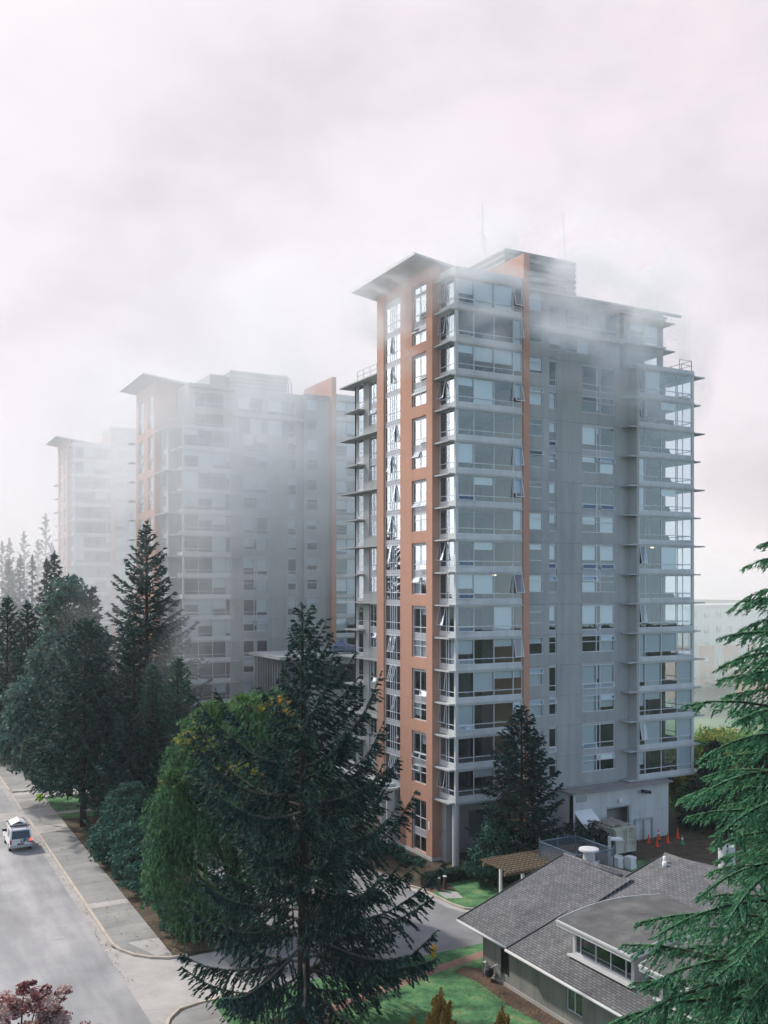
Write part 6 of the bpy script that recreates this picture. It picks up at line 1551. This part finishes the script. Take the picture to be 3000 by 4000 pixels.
# ------------------------------------------------------------------ low connecting block and the far brick buildings
M['brick'] = mat_wall('red_brick', (0.40, 0.165, 0.095), joint=1.0, streak=0.25)
M['louvre'] = mat_plain('dark_louvre_metal', (0.16, 0.175, 0.195), 0.6)
M['brown'] = mat_wall('brown_brick', (0.26, 0.15, 0.115), joint=1.0, streak=0.25)
cb_ = thing('commons_block', 'low grey connecting block with brown brick base between the first two towers', 'building', (40.0, 102.0, 0))
w_ = MB()
wall(w_, 'Y', 102.0, 44.8, 55.0, 0, 15.0, [(47.0, 50.0, 1.0, 4.0), (51.0, 54.0, 1.0, 4.0), (46.0, 54.6, 11.2, 14.2)], 0.3)
fbox(w_, 'E', 55.0, 102.3, 111.0, -0.3, 0, 0, 15.0); fbox(w_, 'B', 111.3, 41.7, 55.0, -0.3, 0, 0, 15.0)
w_.build('wall', M['grey'], cb_)
w_ = MB(); fbox(w_, 'X', 41.7, 102.3, 111.0, -0.5, -0.2, 0, 15.0)
for i in range(10): fbox(w_, 'X', 41.7, 102.5+i*0.8, 102.75+i*0.8, -0.2, 0, 0, 15.0)
w_.build('louvre_wall', M['louvre'], cb_)
w_ = MB(); wall(w_, 'Y', 102.0, 41.7, 44.8, 0, 8.6, [(42.6, 44.4, 0.8, 5.0)], 0.3); w_.build('brick_base', M['brown'], cb_)
w_ = MB()
fbox(w_, 'Y', 102.0, 41.7, 44.8, -0.9, -0.6, 8.6, 15.0)
for i in range(6): fbox(w_, 'Y', 102.0, 41.9+i*0.5, 42.05+i*0.5, -0.6, -0.3, 8.7, 14.6)
w_.build('louvre_screen', M['louvre'], cb_)
w_ = MB(); w_.box(41.2, 55.3, 101.5, 111.6, 15.0, 15.35); w_.build('roof', M['slab'], cb_)
railing(cb_, [(46.5, 101.8, 15.36), (54.8, 101.8, 15.36)], 1.1, 1.6)
for (a, b, c, d) in ((42.6, 44.4, 0.8, 5.0), (47.0, 50.0, 1.0, 4.0), (51.0, 54.0, 1.0, 4.0)): window(cb_, 'window', 'Y', 102.0, a, b, c, d, [(a+b)/2], [c+1.0])
w_ = MB(); w_.box(45.2, 54.7, 105.5, 105.7, 0, 14.9); w_.build('core', M['room'], cb_)
dc = MB(); blue_d = mat_plain('blue_wrapped_duct', (0.13, 0.18, 0.29), 0.6)
dc.tube([(48.6, 103.0, 15.95), (49.4, 103.0, 16.2), (50.6, 103.0, 16.0), (51.6, 103.0, 15.9)], [0.5, 0.66, 0.55, 0.4], 16); dc.tube([(51.6, 103.0, 15.9), (52.6, 103.0, 15.8)], [0.28, 0.3], 14); dc.tube([(49.8, 103.0, 16.5), (49.8, 103.0, 17.2)], 0.3, 12)
dc.box(49.0, 49.2, 102.7, 103.3, 15.355, 15.7); dc.box(51.2, 51.4, 102.7, 103.3, 15.355, 15.7)
solo(dc, 'roof_duct', blue_d, (50, 103, 15.36), 'blue-wrapped ventilation duct on the roof of the low connecting block', 'duct')

def far_block(px0, px1, y_top, D, storeys, lab, mats, z_split):
    a = (px0-1500)/F; x0, y0 = D*(a*CC+SS), D*(CC-a*SS)
    ln = (px1-px0)/F*D/CC; Ht = CZ-(y_top-HZ)/F*D
    t = thing('brick_building', lab, 'building', (x0, y0, 0))
    hs = []
    n = max(2, int(ln/3.4)); sh = Ht/storeys
    for s in range(storeys):
        for i in range(n):
            c = x0 + (i+0.5)*ln/n
            hs.append((c-0.75, c+0.75, s*sh+0.9, s*sh+2.5))
    lo = MB(); wall(lo, 'Y', y0, x0, x0+ln, 0, z_split, [h for h in hs if h[3] < z_split], 0.3); fbox(lo, 'X', x0, y0+0.3, y0+14, -0.3, 0, 0, z_split); fbox(lo, 'E', x0+ln, y0+0.3, y0+14, -0.3, 0, 0, z_split); lo.build('brick_wall', mats[0], t)
    if z_split < Ht-0.5:
        up = MB(); wall(up, 'Y', y0+0.15, x0, x0+ln, z_split, Ht, [h for h in hs if h[2] > z_split], 0.3); fbox(up, 'X', x0, y0+0.45, y0+14, -0.3, 0, z_split, Ht); fbox(up, 'E', x0+ln, y0+0.45, y0+14, -0.3, 0, z_split, Ht); up.build('upper_wall', mats[1], t)
    sb = MB()
    for i in range(n):
        c = x0+(i+0.5)*ln/n
        if i % 2 == 0:
            wall(sb, 'Y', y0-0.003, c-1.25, c+1.25, 0.4, z_split-0.1, [h for h in hs if h[3] < z_split and abs((h[0]+h[1])/2-c) < 0.1], 0.1)
    sb.build('window_bay', M['panel'], t)
    rf = MB(); rf.box(x0-0.4, x0+ln+0.4, y0-0.4, y0+14.4, Ht, Ht+0.4); rf.build('roof', M['slab'], t)
    bk = MB(); bk.box(x0+0.4, x0+ln-0.4, y0+3.0, y0+3.2, 0, Ht-0.05); bk.build('dark_backing', M['dark_metal'], t)  # dark sheet standing in for the unlit rooms behind the windows
    for (p, q, c, d) in hs:
        window(t, 'window', 'Y', y0 + (0.15 if c > z_split else 0), p, q, c, d, [(p+q)/2], [], 0.1, 0.1, rb(2, 0.6))
    return t
far_block(2690, 3160, 2372, 193, 6, 'far hazy brick block with a grey upper part behind the nearest tower', [M['brick'], M['pale']], 11.2)
far_block(3140, 3420, 2640, 158, 3, 'orange brick wall at the right edge, nearer than the hazy block', [M['brick'], M['brick']], 8.0)
# ------------------------------------------------------------------ air: an even haze, and drifting fog
HAZE_D = 0.0002
def haze():
    mb = MB(); mb.box(-140, 420, -60, 460, -1.0, 72.0)
    m, nt, out = nodes('haze_air')
    v = nt.nodes.new('ShaderNodeVolumePrincipled'); v.inputs['Color'].default_value = (0.93, 0.93, 0.95, 1); v.inputs['Density'].default_value = HAZE_D; v.inputs['Anisotropy'].default_value = 0.0
    nt.links.new(v.outputs[0], out.inputs['Volume'])
    o = mb.build('haze', m); o['kind'] = 'stuff'; o['label'] = 'thin pale haze filling the whole air'
    return o
haze()

def fog(name, label, c, half, dens, scale, lo, hi, seed, stretch=(1, 1, 1), soft=0.5, yaw=0.0, aniso=0.0):
    """a drifting fog patch: a box whose density is noise that fades out towards its sides"""
    mb = MB(); mb.box(-1, 1, -1, 1, -1, 1)
    m, nt, out = nodes(name+'_air')
    t = nt.nodes.new('ShaderNodeTexCoord')
    ln = nt.nodes.new('ShaderNodeVectorMath'); ln.operation = 'LENGTH'; nt.links.new(t.outputs['Object'], ln.inputs[0])
    fall = math_n(nt, 'DIVIDE', math_n(nt, 'SUBTRACT', 1.0, ln.outputs['Value']), soft, clamp=True)
    mp_ = nt.nodes.new('ShaderNodeMapping'); mp_.inputs['Location'].default_value = (seed*3.1, seed*1.7, seed*0.9); mp_.inputs['Scale'].default_value = tuple(h*s for h, s in zip(half, stretch))
    nt.links.new(t.outputs['Object'], mp_.inputs[0])
    nz = N(nt, 'ShaderNodeTexNoise'); nz.inputs['Scale'].default_value = scale; nz.inputs['Detail'].default_value = 4; nz.inputs['Roughness'].default_value = 0.58; nz.inputs['Distortion'].default_value = 0.8
    nt.links.new(mp_.outputs[0], nz.inputs['Vector'])
    k = math_n(nt, 'DIVIDE', math_n(nt, 'SUBTRACT', nz.outputs['Fac'], lo), hi-lo, clamp=True)
    d = math_n(nt, 'MULTIPLY', math_n(nt, 'MULTIPLY', k, fall), dens)
    v = nt.nodes.new('ShaderNodeVolumePrincipled'); v.inputs['Color'].default_value = (0.972, 0.986, 0.998, 1); v.inputs['Anisotropy'].default_value = aniso
    nt.links.new(d, v.inputs['Density']); nt.links.new(v.outputs[0], out.inputs['Volume'])
    m.cycles.volume_interpolation = 'LINEAR' if hasattr(m.cycles, 'volume_interpolation') else None
    o = mb.build(name, m); o.location = c; o.scale = half; o.rotation_euler = (0, 0, R(yaw)); o['kind'] = 'stuff'; o['label'] = label
    return o
FOG = True
if FOG:
    fog('fog_bank', 'thick fog bank between the nearest and the middle tower', (43, 110.5, 45), (25, 11, 31), 0.18, 0.055, 0.30, 0.76, 1.0, (1, 1, 1.3), 0.7)
    fog('fog_bank', 'thick fog bank between the middle and the farthest tower', (34, 158, 36), (36, 22, 36), 0.075, 0.035, 0.33, 0.70, 2.3)
    fog('fog_wisp', 'wisp of cloud drifting past the roof of the nearest tower', (50.5, 62.0, 48.5), (16, 6.0, 9), 0.62, 0.17, 0.44, 0.74, 3.7, (1, 1, 1.6), 0.9)
    fog('fog_wisp', 'wisp of cloud trailing down the end bay of the nearest tower', (60.5, 62.5, 45.5), (8.5, 5.0, 11), 0.58, 0.17, 0.44, 0.74, 4.9, (1, 1, 1.2), 0.9)
    fog('fog_wisp', 'wisp of cloud under the flared roof at the street corner of the nearest tower', (38.5, 70.0, 47.5), (6.0, 9, 7), 0.50, 0.17, 0.42, 0.74, 8.3, (1, 1, 1.4), 0.9)
    fog('fog_wisp', 'wisp of cloud before the orange corner of the middle tower', (29.5, 120, 42), (9, 7, 13), 0.14, 0.09, 0.32, 0.72, 9.7, (1, 1, 1.4), 0.9)
    fog('fog_wisp', 'low mist hanging in the trees along the street', (27, 97, 14), (13, 8, 17), 0.055, 0.09, 0.45, 0.75, 5.5)
    fog('fog_bank', 'pale fog over the meadow between the nearest tower and the far brick block', (118, 112, 14), (34, 30, 24), 0.042, 0.03, 0.30, 0.66, 7.1, (1, 1, 1.5), 0.5, -30)
